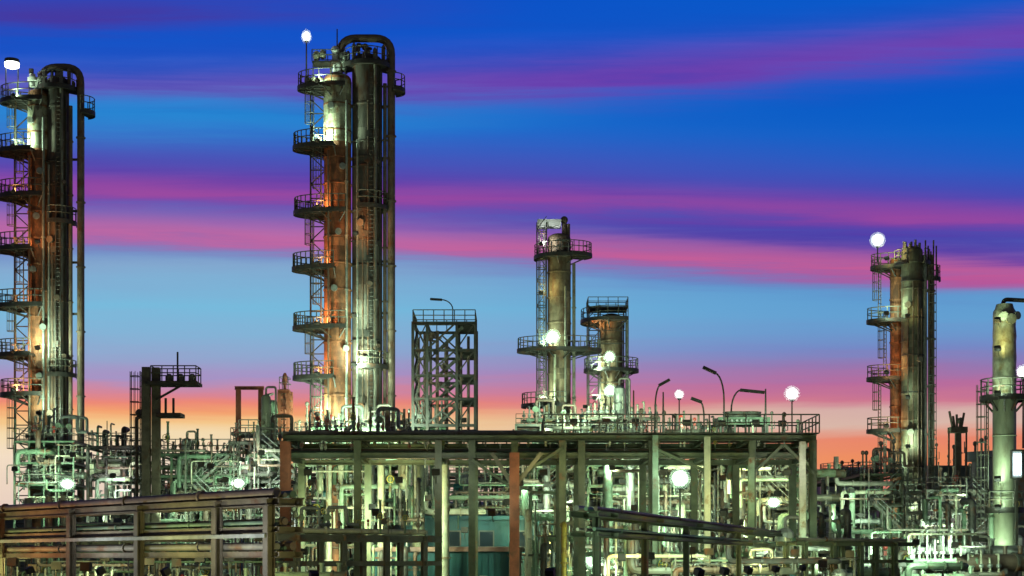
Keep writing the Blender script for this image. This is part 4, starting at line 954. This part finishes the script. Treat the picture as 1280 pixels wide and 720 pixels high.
KINDS = {   # key: (maker, label stem, category, plural)
 'v1': (mk_valve('pipe', 'red'), 'grey valve with red handwheel', 'valve'), 'v2': (mk_valve('pale', 'darksteel', 2.2, .17), 'cream valve with dark handwheel', 'valve'),
 'v3': (mk_valve('pipegreen', 'yellow', 3.2, .12), 'green valve with yellow handwheel', 'valve'),
 'm1': (mk_manifold('pipe', 'pale'), 'cream and grey pipe manifold', 'pipes'), 'm2': (mk_manifold('pipegreen', 'galv', 6, 3.6, 3), 'green pipe manifold', 'pipes'), 'm3': (mk_manifold('pipebrown', 'pipe', 4, 2.6, 2.1), 'brown pipe manifold', 'pipes'),
 'e1': (mk_exchanger('clad'), 'silver clad heat exchanger', 'heat exchanger'), 'e2': (mk_exchanger('palegreen', 3.6, .42), 'pale green heat exchanger', 'heat exchanger'), 'e3': (mk_exchanger('pipebrown', 4.6, .55), 'brown heat exchanger', 'heat exchanger'),
 'd1': (mk_drum('clad'), 'silver upright drum on legs', 'vessel'), 'd2': (mk_drum('oliveclad', 5, .5), 'slim olive upright drum', 'vessel'),
 'p1': (mk_pump('teal'), 'pump set with teal motor', 'pump'), 'p2': (mk_pump('pale'), 'pump set with cream motor', 'pump'),
 'r1': (mk_risers(['pale', 'pipegreen', 'galv', 'pipebrown', 'pipe']), 'bundle of mixed risers', 'pipes'), 'r2': (mk_risers(['pipegreen', 'darksteel', 'pale'], 5, 5), 'bundle of green and cream risers', 'pipes'), 'r3': (mk_risers(['clad', 'pipebrown', 'pale'], 3, 8), 'tall bundle of three risers', 'pipes'),
 'l1': (mk_loop('galv'), 'bright pipe loop with valve', 'pipes'), 'l2': (mk_loop('pipebrown'), 'brown pipe loop with valve', 'pipes'),
 'c1': (mk_cabinet('pale'), 'cream control cabinet', 'cabinet'), 'c2': (mk_cabinet('palegreen'), 'pale green control cabinet', 'cabinet'),
 's1': (mk_stub('pipebrown'), 'brown vent pipe with cap', 'vent'), 's2': (mk_stub('pipe', 2.8), 'tall grey vent pipe with cap', 'vent'), 's3': (mk_stub('pale', 1.3), 'short cream vent pipe with cap', 'vent'),
 'a1': (mk_cooler, 'air cooler with round fan ring', 'air cooler'), 'i1': (mk_post('pale'), 'cream gauge post', 'post'), 'i2': (mk_post('red'), 'red gauge post', 'post'),
}
def put(key, u, D, z, where, sc=1.0, rz=None):
    mk, lab, cat = KINDS[key]
    return place(key, mk, '%s %s' % (lab, where), cat, (X(u, D), D, z), (rnd.uniform(-.25, .25) if rz is None else rz), sc, '%s, all %s' % (lab, where))
def zone(where, u0, u1, D0, D1, zs, n, kinds, s0=.8, s1=1.15):
    for i in range(n):
        u = u0 + (u1 - u0) * (i + rnd.random()) / n; D = rnd.uniform(D0, D1)
        put(kinds[rnd.randrange(len(kinds))], u, D, zs[i % len(zs)] if not isinstance(zs, tuple) else rnd.choice(zs), where, rnd.uniform(s0, s1))
MIX = ['v1', 'v2', 'v3', 'm1', 'm2', 'm3', 'e1', 'e2', 'd1', 'r1', 'r2', 'l1', 'l2', 'p1', 'c1', 'i1', 'v2', 'l1', 'm1']
TALL = ['r1', 'r2', 'r3', 'd1', 'd2', 'r3', 'm2']
SMALL = ['v1', 'v2', 'v3', 'i1', 'i2', 's3', 'l1', 'm1']
TOP = ['s1', 's2', 's3', 'v1', 'i1', 'l2', 'v3', 'm3']
def fl(v, D): return Z(v, D) + .07
zone('on the green lit base of the shorter twin columns', 20, 84, 138.6, 145, [fl(578, 138), fl(605, 138), fl(640, 138)], 24, MIX, .5, .8)
zone('on top of the pale green base', 18, 90, 138.5, 140, [fl(551, 138)], 7, SMALL, .6, .9)
zone('on the dark floors behind the brown post', 112, 172, 132.5, 139, [fl(596, 132), fl(640, 132)], 16, MIX, .6, 1.1)
zone('on the top floor behind the brown post', 112, 174, 133, 138, [fl(558, 132)], 5, TOP, .5, .7)
zone('on the green floors beyond the brown post', 198, 284, 122.5, 128, [fl(594, 122), fl(622, 122), fl(650, 122), fl(680, 122)], 40, MIX, .45, .75)
zone('on the top floor beyond the brown post', 198, 288, 122.5, 128, [fl(567, 122)], 14, TOP + SMALL, .45, .85)
zone('on the floors below the red portal', 290, 352, 126.5, 133, [fl(600, 126), fl(650, 126)], 20, MIX, .6, 1.1)
zone('on the top floor by the red portal', 292, 356, 126.5, 133, [fl(552, 126)], 10, TOP + ['d2', 'm2'], .5, .9)
zone('at the feet of the tallest pair', 370, 505, 142.3, 146, [fl(580, 142), fl(630, 142)], 24, MIX, .7, 1.1)
zone('on the top floor around the tallest pair', 370, 508, 142.2, 144, [fl(543, 142)], 20, SMALL + ['m2', 'l2', 's1', 's2'], .6, 1.1)
zone('under the high rack near the red post', 366, 505, 105, 124, [0.0, 5.0, fl(660, 115), fl(630, 115)], 64, ['r1', 'r2', 'l2', 'm3', 'v1', 'v3', 'm1', 'r1', 'd2', 'p1', 'm2'], .45, .85)
zone('on the low pale rack', 372, 530, 86, 91, [fl(668, 86)], 12, SMALL, .35, .6)
zone('between the lattice tower and the teal shed', 505, 640, 126, 136, [fl(690, 130), 6.0, fl(650, 130), fl(620, 130)], 40, MIX + ['r1', 'r2'], .5, .9)
zone('on the roof edge of the long teal shed', 510, 700, 117, 122, [Z(645, 116) + .15], 18, SMALL + ['m3', 'c1', 'm1', 'm2'], .5, .9)
zone('in the frame behind the red branching column', 645, 726, 118.5, 124, [fl(612, 118), fl(640, 118), fl(668, 118), fl(696, 118)], 36, MIX, .45, .75)
zone('in the green lit frame behind the glaring lamp', 740, 875, 116.5, 122, [fl(606, 116), fl(634, 116), fl(662, 116), fl(690, 116)], 60, MIX, .45, .8)
zone('in the dark frame far behind the glaring lamp', 655, 1005, 136.4, 141, [fl(588, 136), fl(618, 136), fl(648, 136)], 50, MIX, .5, .85)
zone('standing tall under the high rack centre', 655, 880, 104, 112, [3.0, 5.5, 6.5], 30, ['r1', 'r2', 'd2', 'm2', 'm1', 'l1'], .5, .85)
zone('in the frame below the rack bracing', 890, 1008, 116.5, 122, [fl(606, 116), fl(634, 116), fl(662, 116), fl(690, 116)], 52, MIX, .45, .8)
zone('on the walkway of the high rack', 690, 900, 98, 103, [zU + .13], 34, ['s1', 's2', 's3', 'v1', 'i1', 'v3', 'm3', 'm1', 'v2', 'i2'], .35, .75)
zone('along the railed end of the high rack', 935, 1012, 98, 103, [zU + .13], 7, ['s1', 's3', 'i1', 's2'], .45, .8)
zone('on the high rack pipes before the lattice tower', 375, 520, 97.5, 103, [zU + .13], 14, SMALL, .4, .8)
zone('between the two beams of the high rack', 365, 1005, 97.6, 98.6, [Z(566, DU) + .05], 34, ['v1', 'v2', 'v3', 's3', 'i1'], .32, .45)
zone('at the feet of the middle columns', 648, 795, 172.5, 177, [fl(530, 172), fl(570, 172)], 28, MIX + ['s2'], .7, 1.2)
zone('on the floors at the foot of the olive tower', 1078, 1124, 150.5, 158, [fl(630, 150), fl(668, 150)], 16, MIX, .6, 1)
zone('on the top floor by the olive tower foot', 1078, 1118, 150.5, 156, [fl(592, 150)], 9, ['s2', 's1', 'm2', 'v1', 'l2'], .7, 1.2)
zone('in the low frame beyond the high rack', 1030, 1075, 160.5, 168, [fl(640, 160), fl(675, 160)], 14, MIX, .7, 1)
zone('on top of the low frame beyond the high rack', 1032, 1074, 160.5, 168, [fl(600, 160)], 6, ['s3', 's1', 'i1'], .7, 1.0)
zone('in the open frame beside the foil stack', 1160, 1232, 140.5, 146, [fl(638, 140), fl(664, 140), fl(690, 140), 3.0], 36, MIX, .5, .85)
zone('on the open frame top by the foil stack', 1160, 1234, 140.5, 146, [fl(612, 140)], 9, TOP, .6, .9)
zone('on the hall roof behind the squat vent tower', 1170, 1240, 191, 196, [Z(582, 190) + .1], 8, ['s1', 's2', 's3'], .8, 1.5)
zone('beyond the foil stack at the picture edge', 1262, 1300, 122, 140, [4.0, fl(650, 130)], 10, MIX + TALL)
zone('behind the receding low support row', 730, 1070, 90, 102, [2.2, 3.4, 4.2, 4.8], 52, MIX + SMALL, .6, 1.0)
zone('below the near brown rack', 0, 352, 78, 98, [2.2, 3.2, 4.0], 64, SMALL + ['m2', 'm3', 'e2', 'r2', 'l2'], .5, .9)
zone('low down beyond the receding row end', 1082, 1230, 105, 125, [2.4, 3.4, 4.4, 5.4], 44, MIX + SMALL + ['e3', 'e1', 'm2'], .6, 1.1)
zone('low down before the teal annex', 440, 640, 99, 104, [1.6, 2.6], 12, MIX, .8, 1.1)
def pipe_run(where, u0, u1, D0, D1, v0, v1, n, ms, rs=(.04, .05, .06, .08, .11, .17, .24)):
    """thin pipes running level through the steelwork, each with flanges and a drop at one end"""
    for i in range(n):
        D = rnd.uniform(D0, D1); ua = rnd.uniform(u0, u1 - (u1 - u0) * .25); ub = min(u1, ua + (u1 - u0) * rnd.uniform(.2, .7)); v = v0 + (v1 - v0) * (i + rnd.random()) / n
        m = ms[i % len(ms)]; L = X(ub, D) - X(ua, D); r = rs[rnd.randrange(len(rs))]; z = Z(v, D); dr = rnd.uniform(1.0, 3.0) * (1 if i % 3 else -1)
        cn = {'pale': 'cream', 'galv': 'bright grey', 'pipegreen': 'green', 'pipebrown': 'brown', 'pipe': 'grey', 'darksteel': 'dark', 'palegreen': 'pale green', 'steel': 'dull green'}[m]
        t = thing('pipe_run', '%s level pipe %s' % (cn, where), 'pipe', (X(ua, D), D, z), 0, '%s level pipes %s' % (cn, where))
        g = G(); g.tube(pipe_path([(0, 0, -min(z - .1, dr)), (0, 0, 0), (L, 0, 0), (L, rnd.uniform(.6, 2), 0)], max(.25, r * 2)), r, 8); g.build('pipe', M[m], t)
        for f in (.3, .62, .9): g = G(); flange(g, L * f, 0, 0, r, 'x'); g.build('flange', M[m], t)
        x = .8
        while x < L and z > 1: G().box(x - .05, x + .05, -.08, .08, -r - .5, -r).build('hanger', M['steel'], t); x += 3.1
PM = ['pipe', 'pipegreen', 'pale', 'pipebrown', 'steel', 'palegreen', 'darksteel', 'galv']
pipe_run('in the base of the shorter twin columns', 8, 100, 135.5, 137.7, 556, 640, 14, PM)
pipe_run('before the dark floors behind the brown post', 108, 190, 129, 131.5, 560, 640, 11, PM)
pipe_run('before the green floors beyond the brown post', 190, 295, 119.5, 121.6, 560, 690, 19, PM)
pipe_run('below the red portal', 285, 362, 122.5, 125.5, 555, 690, 15, PM)
pipe_run('at the feet of the tallest twin columns', 365, 515, 139.5, 141.6, 530, 580, 11, PM)
pipe_run('under the high rack near the red post', 362, 510, 104, 126, 574, 712, 24, PM)
pipe_run('above the long teal shed', 505, 720, 111, 124, 576, 640, 19, PM)
pipe_run('behind the branching red column', 640, 735, 104, 117.6, 574, 715, 19, PM)
pipe_run('under the high rack by the glaring lamp', 730, 885, 106, 115.6, 572, 715, 30, PM)
pipe_run('below the rack bracing', 880, 1012, 105, 115.6, 572, 715, 27, PM)
pipe_run('beside the olive tower foot', 1030, 1130, 145, 149, 600, 712, 16, PM)
pipe_run('between the olive tower and the foil stack', 1150, 1242, 132, 139.6, 606, 715, 22, PM)
pipe_run('low beneath the receding row', 725, 1075, 86, 100, 690, 716, 14, PM)
pipe_run('low beyond the end of the receding row', 1075, 1236, 100, 120, 660, 716, 16, PM)
pipe_run('below the near brown rack', 0, 350, 76, 100, 655, 716, 22, ['pale', 'pipegreen', 'pipebrown', 'pipe'])
pipe_run('on the pipe deck near the tallest twin columns', 362, 690, 97.6, 103, 541, 546, 7, ['pipe', 'pipegreen', 'galv'])
def stair_tower(label, u, D, z0, z1, w=2.6):
    t = thing('stair_tower', label, 'stairs', (X(u, D), D, z0)); H = z1 - z0; n = max(2, round(H / 2.3)); h = H / n
    for x in (0, w + 1.2):
        for y in (0, 1.9): G().bar((x, y, -z0), (x, y, H + 1.1), .12).build('post', M['steel'], t)
    for i in range(n):
        y = .1 if i % 2 else 1.05; xa, xb = (.6, w + .6) if i % 2 == 0 else (w + .6, .6); g = G()
        for s_ in (0, .75): g.bar((xa, y + s_, i * h), (xb, y + s_, i * h + h), .05, .2)
        for j in range(9): q = (j + .5) / 9; x = xa + (xb - xa) * q; g.box(x - .12, x + .12, y + .05, y + .7, i * h + h * q - .02, i * h + h * q + .02)
        f = g.build('stair_flight', M['steel'], t)
        g = G(); g.tube([(xa, y, i * h + 1), (xb, y, i * h + h + 1)], .035, 5); g.tube([(xa, y, i * h + .5), (xb, y, i * h + h + .5)], .03, 5); g.build('handrail', M['galv'], f)
        xe = 0 if xb < 1 else w + .6; G().box(xe, xe + .6, 0, 1.9, i * h + h - .05, i * h + h).build('landing', M['grate'], t)
    return t
stair_tower('zigzag stair tower below the rack bracing', 950, 113, 2, Z(566, 113))
stair_tower('zigzag stair tower just behind the glaring lamp', 838, 113.5, 2, Z(585, 113))
stair_tower('zigzag stair tower at the foot of the olive tower', 1086, 147, 2, Z(600, 147))
stair_tower('zigzag stair tower beside the foil stack', 1208, 137, 2, Z(612, 137))
stair_tower('zigzag stair tower below the red portal', 318, 123.5, 2, Z(556, 123))
stair_tower('zigzag stair tower beyond the brown post', 232, 119.5, 2, Z(567, 119))
stair_tower('zigzag stair tower behind the branching red column', 668, 115, 2, Z(580, 115))
for i in range(2): put('a1', [898, 916][i], 100, zU + .13, 'standing on the high rack between the lamps', .82, 0)
# upright process pipes that catch the light below the high rack
for i, (u, D, vt, r, m, nm) in enumerate(((411, 108, 572, .22, 'pale', 'cream pipe left of a rust brown duct'), (427, 108, 576, .18, 'pale', 'cream pipe right of a rust brown duct'), (449, 109, 575, .3, 'palegreen', 'pale green pipe of the close pair under the tallest columns'), (462, 109.5, 572, .34, 'clad', 'silver pipe of the close pair under the tallest columns'),
        (476, 106, 575, .24, 'pale', 'cream pipe left of the lattice tower foot'), (523, 110, 574, .45, 'oliveclad', 'thick olive pipe under the lattice tower'), (556, 104, 560, .3, 'pale', 'cream pipe left of the long teal shed'), (547, 107, 575, .2, 'pipebrown', 'thin brown pipe left of the long teal shed'),
        (683, 112, 576, .3, 'darksteel', 'dark pipe right of the branching column'), (760, 108, 575, .34, 'palegreen', 'pale green pipe right of the close dark columns'), (788, 110, 580, .3, 'clad', 'silver pipe left of the glaring lamp'), (802, 109, 584, .26, 'pale', 'cream pipe left of the glaring lamp'), (868, 112, 590, .34, 'darksteel', 'dark pipe right of the glaring lamp'),
        (925, 112, 582, .4, 'darksteel', 'thick dark pipe below the inverted V bracing'), (660, 103, 640, .22, 'pale', 'short cream pipe right of the branching column'), (705, 88, 655, .16, 'yellow', 'yellowish pipe at the bright corner'), (1065, 146, 612, .3, 'palegreen', 'pale green pipe beside the olive column foot'))):
    t = thing('process_pipe', 'upright ' + nm, 'pipe', (X(u, D), D, 0)); h = Z(vt, D)
    g = G(); g.tube(pipe_path([(0, 0, 0), (0, 0, h), (0, 3, h)], r * 2), r, 12); g.build('pipe', M[m], t)
    for z in (h * .45, h * .72): g = G(); flange(g, 0, 0, z, r); g.build('flange', M[m], t)
t = thing('duct', 'rust brown square duct between two cream upright pipes', 'duct', (X(419, 109), 109, 0)); G().bar((0, 0, 0), (0, 0, Z(576, 109)), .75).build('casing', M['rustclad'], t)
for z in (8, 10, 12): G().box(-.45, .45, -.45, .45, z - .06, z + .06).build('stiffener', M['brownsteel'], t)
# lamp posts on the high rack
arm_lamp('curved lamp post with a tilted head above the high rack', 905, 512, 462, 99, -.62, zU, .5, hl=.75)
arm_lamp('lamp post with a long flat head over the coolers', 914, 512, 484, 101, .7, zU, -.12, hl=1.5)
arm_lamp('short hooked lamp on the high rack walkway', 819, 512, 478, 100, .35, zU, .6, hl=.6)
arm_lamp('short lamp on the high rack just before the coolers', 880, 515, 500, 100, -.25, zU, .4, hl=.6)
for u, v, nm in ((792, 488, 'at the start of the high rack walkway'), (957, 486, 'past the coolers on the high rack'), (829, 490, 'beside the hooked lamp')):
    t = thing('mast', 'plain thin mast %s' % nm, 'mast', (X(u, 98.5), 98.5, zU)); G().tube([(0, 0, 0), (0, 0, Z(v, 98.5) - zU)], [.09, .05], 6).build('pole', M['darksteel'], t); G().box(-.16, .16, -.16, .16, 0, .2).build('foot', M['steel'], t)
pole_lamp('large round glaring globe lamp standing over the railed end of the high rack', 990, 492, 130, 0, .56, 'white', 16)
pole_lamp('smaller round globe lamp near the curved lamp post', 849, 493, 150, 0, .42, 'white', 10)
# ================================================================== LIT LAMPS
pole_lamp('glaring green white globe lamp in the middle of the frame under the high rack', 850, 598, 101.6, 0, .6, 'green', 40)
pole_lamp('wide glaring lamp at the foot of the shorter twin columns', 84, 605, 131, 0, .62, 'green', 26, squash=.7)
pole_lamp('wide glaring lamp low in front of the red portal', 297, 604, 121, 0, .6, 'green', 26, squash=.6)
pole_lamp('bright lamp below the bracing at the railed end of the high rack', 967, 628, 103.6, 0, .46, 'green', 26, squash=.7)
pole_lamp('glaring lamp standing on the wide ring platform of the middle column', 691, 421, 177.2, Z(438, 180), .75, 'green', 22)
pole_lamp('upper glaring lamp on the short caged column', 762, 446, 182.6, Z(463, 185), .6, 'green', 24)
pole_lamp('lower glaring lamp on the short caged column', 763, 488, 182.0, Z(530, 185), .65, 'green', 24)
pole_lamp('glaring lamp near the ground at the bright corner', 742, 700, 100, 0, .55, 'green', 26)
pole_lamp('glaring lamp low at the foot of the olive column', 1160, 700, 135, 0, .6, 'green', 26)
pole_lamp('glaring lamp low beside the foil stack', 1208, 714, 128, 0, .6, 'green', 26)

def flood(x, y, z, aim, kind, s, where, sz=.2, pole=False):
    d = (Vector(aim) - Vector((x, y, z))).normalized()
    r = thing('floodlight', 'hooded floodlight %s' % where, 'lamp', (x, y, z), 0, 'hooded floodlights %s' % where)
    r.rotation_mode = 'QUATERNION'; r.rotation_quaternion = d.to_track_quat('Y', 'Z')
    if pole:
        p_ = G().tube([(0, 0, -z), (0, 0, -.1)], .04, 6).build('pole', M['galv'], r); p_.rotation_mode = 'QUATERNION'; p_.rotation_quaternion = r.rotation_quaternion.inverted()
    key = ('fl', kind, s, sz)
    if key not in CH:
        g = G(); g.box(-sz, sz, -.16, -.02, -sz * .8, sz * .8)
        for a in ((-sz - .03, -sz, -.16, .1), (sz, sz + .03, -.16, .1)): g.box(*a, -sz * .8, sz * .8)
        g.box(-sz - .03, sz + .03, -.16, .1, sz * .8, sz * .8 + .03); g.box(-sz - .03, sz + .03, -.16, .1, -sz * .8 - .03, -sz * .8)
        h = g.build('housing', M['darksteel'], r)
        l = G().add([(-sz * .95, 0, -sz * .75), (sz * .95, 0, -sz * .75), (sz * .95, 0, sz * .75), (-sz * .95, 0, sz * .75)], [(3, 2, 1, 0)]).build('lens', lamp(kind, s), r)
        b = G().tube([(0, -.1, -sz * .8), (0, -.1, -sz - .5)], .035, 6).build('bracket', M['steel'], r)
        CH[key] = (h, l, b)
    else:
        for o in CH[key]:
            c = o.copy(); COL.objects.link(c); c.parent = r
    return r
# column floods: stand on the platforms at the left and look up at the cladding
def colflood(u, v, D, ub, dv, kind, s, where, dy=-2.4):
    z = Z(v, D); flood(X(u, D), D + dy, z, (X(ub, D), D, z + dv), kind, s, where)
for v, kd, s in ((183, 'green', 2600), (108, 'green', 600), (264, 'sodium', 600), (334, 'sodium', 700), (408, 'sodium', 1100), (470, 'sodium', 1000), (520, 'green', 1800)):
    colflood(400, v, 150, 424, 2.6, kd, s, 'on the platforms of the tallest column', -2.0)
for v, kd, s in ((188, 'green', 1800), (126, 'green', 500), (245, 'sodium', 420), (311, 'sodium', 500), (382, 'sodium', 600), (443, 'sodium', 800), (490, 'sodium', 700)):
    colflood(24, v, 150.5, 50, 2.6, kd, s, 'on the shorter rusty column platforms', -1.8)
for u, v, ub, kd, s, D in ((447, 460, 462, 'green', 2800, 150), (447, 400, 462, 'green', 500, 150), (449, 300, 462, 'sodium', 260, 150), (447, 545, 462, 'green', 3400, 150), (420, 545, 430, 'green', 2600, 150), (60, 440, 70, 'green', 2600, 150), (62, 520, 72, 'green', 2000, 150), (60, 310, 70, 'sodium', 240, 150)):
    colflood(u, v, D, ub, 2.5, kd, s, 'between the paired columns', -3.3)
for u, v in ((525, 520), (560, 480), (545, 440), (580, 525)): flood(X(u, 136), 136, Z(v, 136), (X(u + 12, 143), 143, Z(v - 25, 143)), 'green', 110, 'added to light the lattice tower')  # added lamps, only there to brighten the tower
for v, kd, s in ((395, 'green', 1100), (327, 'yellow', 500), (468, 'sodium', 500), (534, 'sodium', 400), (585, 'green', 900)):
    colflood(1103, v, 169, 1124, 2.4, kd, s, 'on the platforms of the slim rust column', -2.0)
for v, kd, s in ((400, 'yellow', 120), (500, 'green', 220), (560, 'green', 1100), (640, 'green', 1000), (690, 'green', 1500)):
    colflood(1126, v, 168, 1140, 2.6, kd, s, 'on the olive tower', -3.0)
for v, kd, s in ((436, 'green', 1500), (505, 'green', 1500), (370, 'yellow', 300), (310, 'white', 500), (540, 'green', 1800)):
    colflood(676, v, 180, 700, 2.4, kd, s, 'on the middle column platforms', -2.4)
for v, kd, s in ((462, 'green', 1300), (500, 'green', 1500), (535, 'green', 1800), (410, 'sodium', 400)):
    colflood(742, v, 185, 764, 2.2, kd, s, 'in the cage of the short column', -2.6)
for v, kd, s in ((495, 'green', 420), (440, 'yellow', 260), (405, 'green', 160), (600, 'green', 420), (635, 'green', 420), (700, 'green', 1000)):
    colflood(1236, v, 120, 1256, 3.0, kd, s, 'on the foil topped stack', -2.2)
def floods(where, u0, u1, D0, D1, v0, v1, n, kinds, s0, s1, dz=-1.0, dx=0.0, depth=6):
    for i in range(n):
        u = u0 + (u1 - u0) * (i + .2 + .6 * rnd.random()) / n; D = rnd.uniform(D0, D1); v = rnd.uniform(v0, v1)
        x, z = X(u, D), Z(v, D)
        flood(x, D, z, (x + dx + rnd.uniform(-1.5, 1.5), D + depth, z + dz), kinds[i % len(kinds)], [s0, s1][i % 2], where, .2)
GW = ['green', 'green', 'white']; GY = ['green', 'yellow', 'green']
floods('facing the base of the shorter twin columns', 15, 95, 131, 134, 555, 660, 6, ['green'], 780, 540)
floods('facing the dark floors behind the brown post', 108, 178, 126, 129, 570, 690, 5, GW, 900, 600)
floods('facing the green floors beyond the brown post', 195, 290, 115, 119, 570, 700, 8, ['green'], 462, 336)
floods('facing the floors below the red portal', 288, 355, 119, 122, 560, 700, 6, GW, 660, 480)
floods('facing the feet of the tallest twin columns', 370, 512, 134, 137, 525, 580, 8, ['green'], 2250, 1650, .5)
floods('under the high rack near the red post', 368, 520, 98, 101, 585, 700, 9, GY, 972, 756)
floods('above the long teal shed', 515, 640, 108, 111, 590, 665, 5, GW, 105, 75)
floods('behind the red branching column', 645, 735, 107, 111, 580, 700, 8, GY, 770, 615)
floods('in front of the frame with the glaring lamp', 740, 880, 104, 109, 565, 705, 14, ['green'], 624, 498)
floods('below the bracing of the high rack', 888, 1010, 104, 109, 565, 705, 11, GY, 913, 638)
floods('on the walkway railing of the high rack', 690, 1010, 96.6, 97.2, 526, 530, 7, ['green'], 260, 200, .2)
floods('facing the feet of the middle columns', 648, 800, 165, 168, 500, 580, 8, ['green'], 1950, 1560, .5)
floods('facing the olive tower foot', 1030, 1130, 141, 146, 600, 700, 8, ['green'], 672, 504)
floods('beside the foil stack', 1160, 1240, 130, 135, 620, 712, 9, GW, 760, 585)
floods('along the receding low row', 735, 1070, 80, 92, 680, 715, 12, GY, 705, 604)
floods('below the near brown rack', 0, 352, 68, 76, 690, 712, 12, ['yellow', 'green', 'yellow'], 283, 216)
floods('low down beyond the receding row', 1085, 1230, 98, 103, 670, 715, 6, ['green'], 1216, 912)
flood(X(392, 51), 51, 5.5, (X(350, 54.6), 54.6, 7.2), 'yellow', 700, 'added to light the end post of the near brown rack', .11, True)  # added lamp brightens the dark end post
# added lamps held out on the camera side of the racks to light their faces
for i, u in enumerate((385, 470, 545, 615, 680, 760, 830, 905, 985)):
    flood(X(u, DU - 4), DU - 4, Z([590, 640][i % 2], DU - 4), (X(u, DU) + .8, DU, Z(575, DU)), ['green', 'yellow', 'white'][i % 3], 230, 'added to light the high rack face')
for i, u in enumerate((-10, 50, 136, 228, 314)):  # added pole lamps brighten the near rack face
    t = t_of(PL0, PL1, u); p = line_pts(PL0, PL1, t)
    x, y = p[0] - 3.4 * .76, p[1] - 3.4 * .65
    flood(x, y, 5.6, (p[0] + .9, p[1] + .6, 7.8), ['yellow', 'sodium', 'white', 'yellow', 'white'][i], 1700, 'added on short poles to light the near brown rack', .12, True)
flood(X(688, 49), 49, 5.6, (X(722, 53), 53, 7.3), 'green', 1500, 'added to light the near end of the receding row', .11, True)  # added lamp for the dark near end of the row
for i, u in enumerate((735, 775, 815, 860, 905, 950, 990)):  # added pole lamps brighten the side of the receding row
    t = t_of(PR0, PR1, u); p = line_pts(PR0, PR1, t)
    flood(p[0] + 3.6, p[1] - 3.4, 5.6, (p[0] + 1.0, p[1] + .4, 7.5), ['green', 'yellow', 'green'][i % 3], 1000 + 100 * i, 'added on short poles to light the receding low row', .11, True)

# ------------------------------------------------------------------ render settings
S.render.engine = 'CYCLES'
c = S.cycles
c.use_denoising = True
try: c.denoiser = 'OPENIMAGEDENOISE'
except Exception: pass
c.transparent_max_bounces = 16; c.max_bounces = 4; c.diffuse_bounces = 2; c.glossy_bounces = 2; c.sample_clamp_indirect = 3.0; c.sample_clamp_direct = 0.0
c.caustics_reflective = False; c.caustics_refractive = False
try: c.use_light_tree = True
except Exception: pass
vs_ = S.view_settings
S.display_settings.display_device = 'sRGB'
vs_.view_transform = 'Standard'; vs_.look = 'None'; vs_.gamma = 1.0; vs_.exposure = 0.0; vs_.use_curve_mapping = False
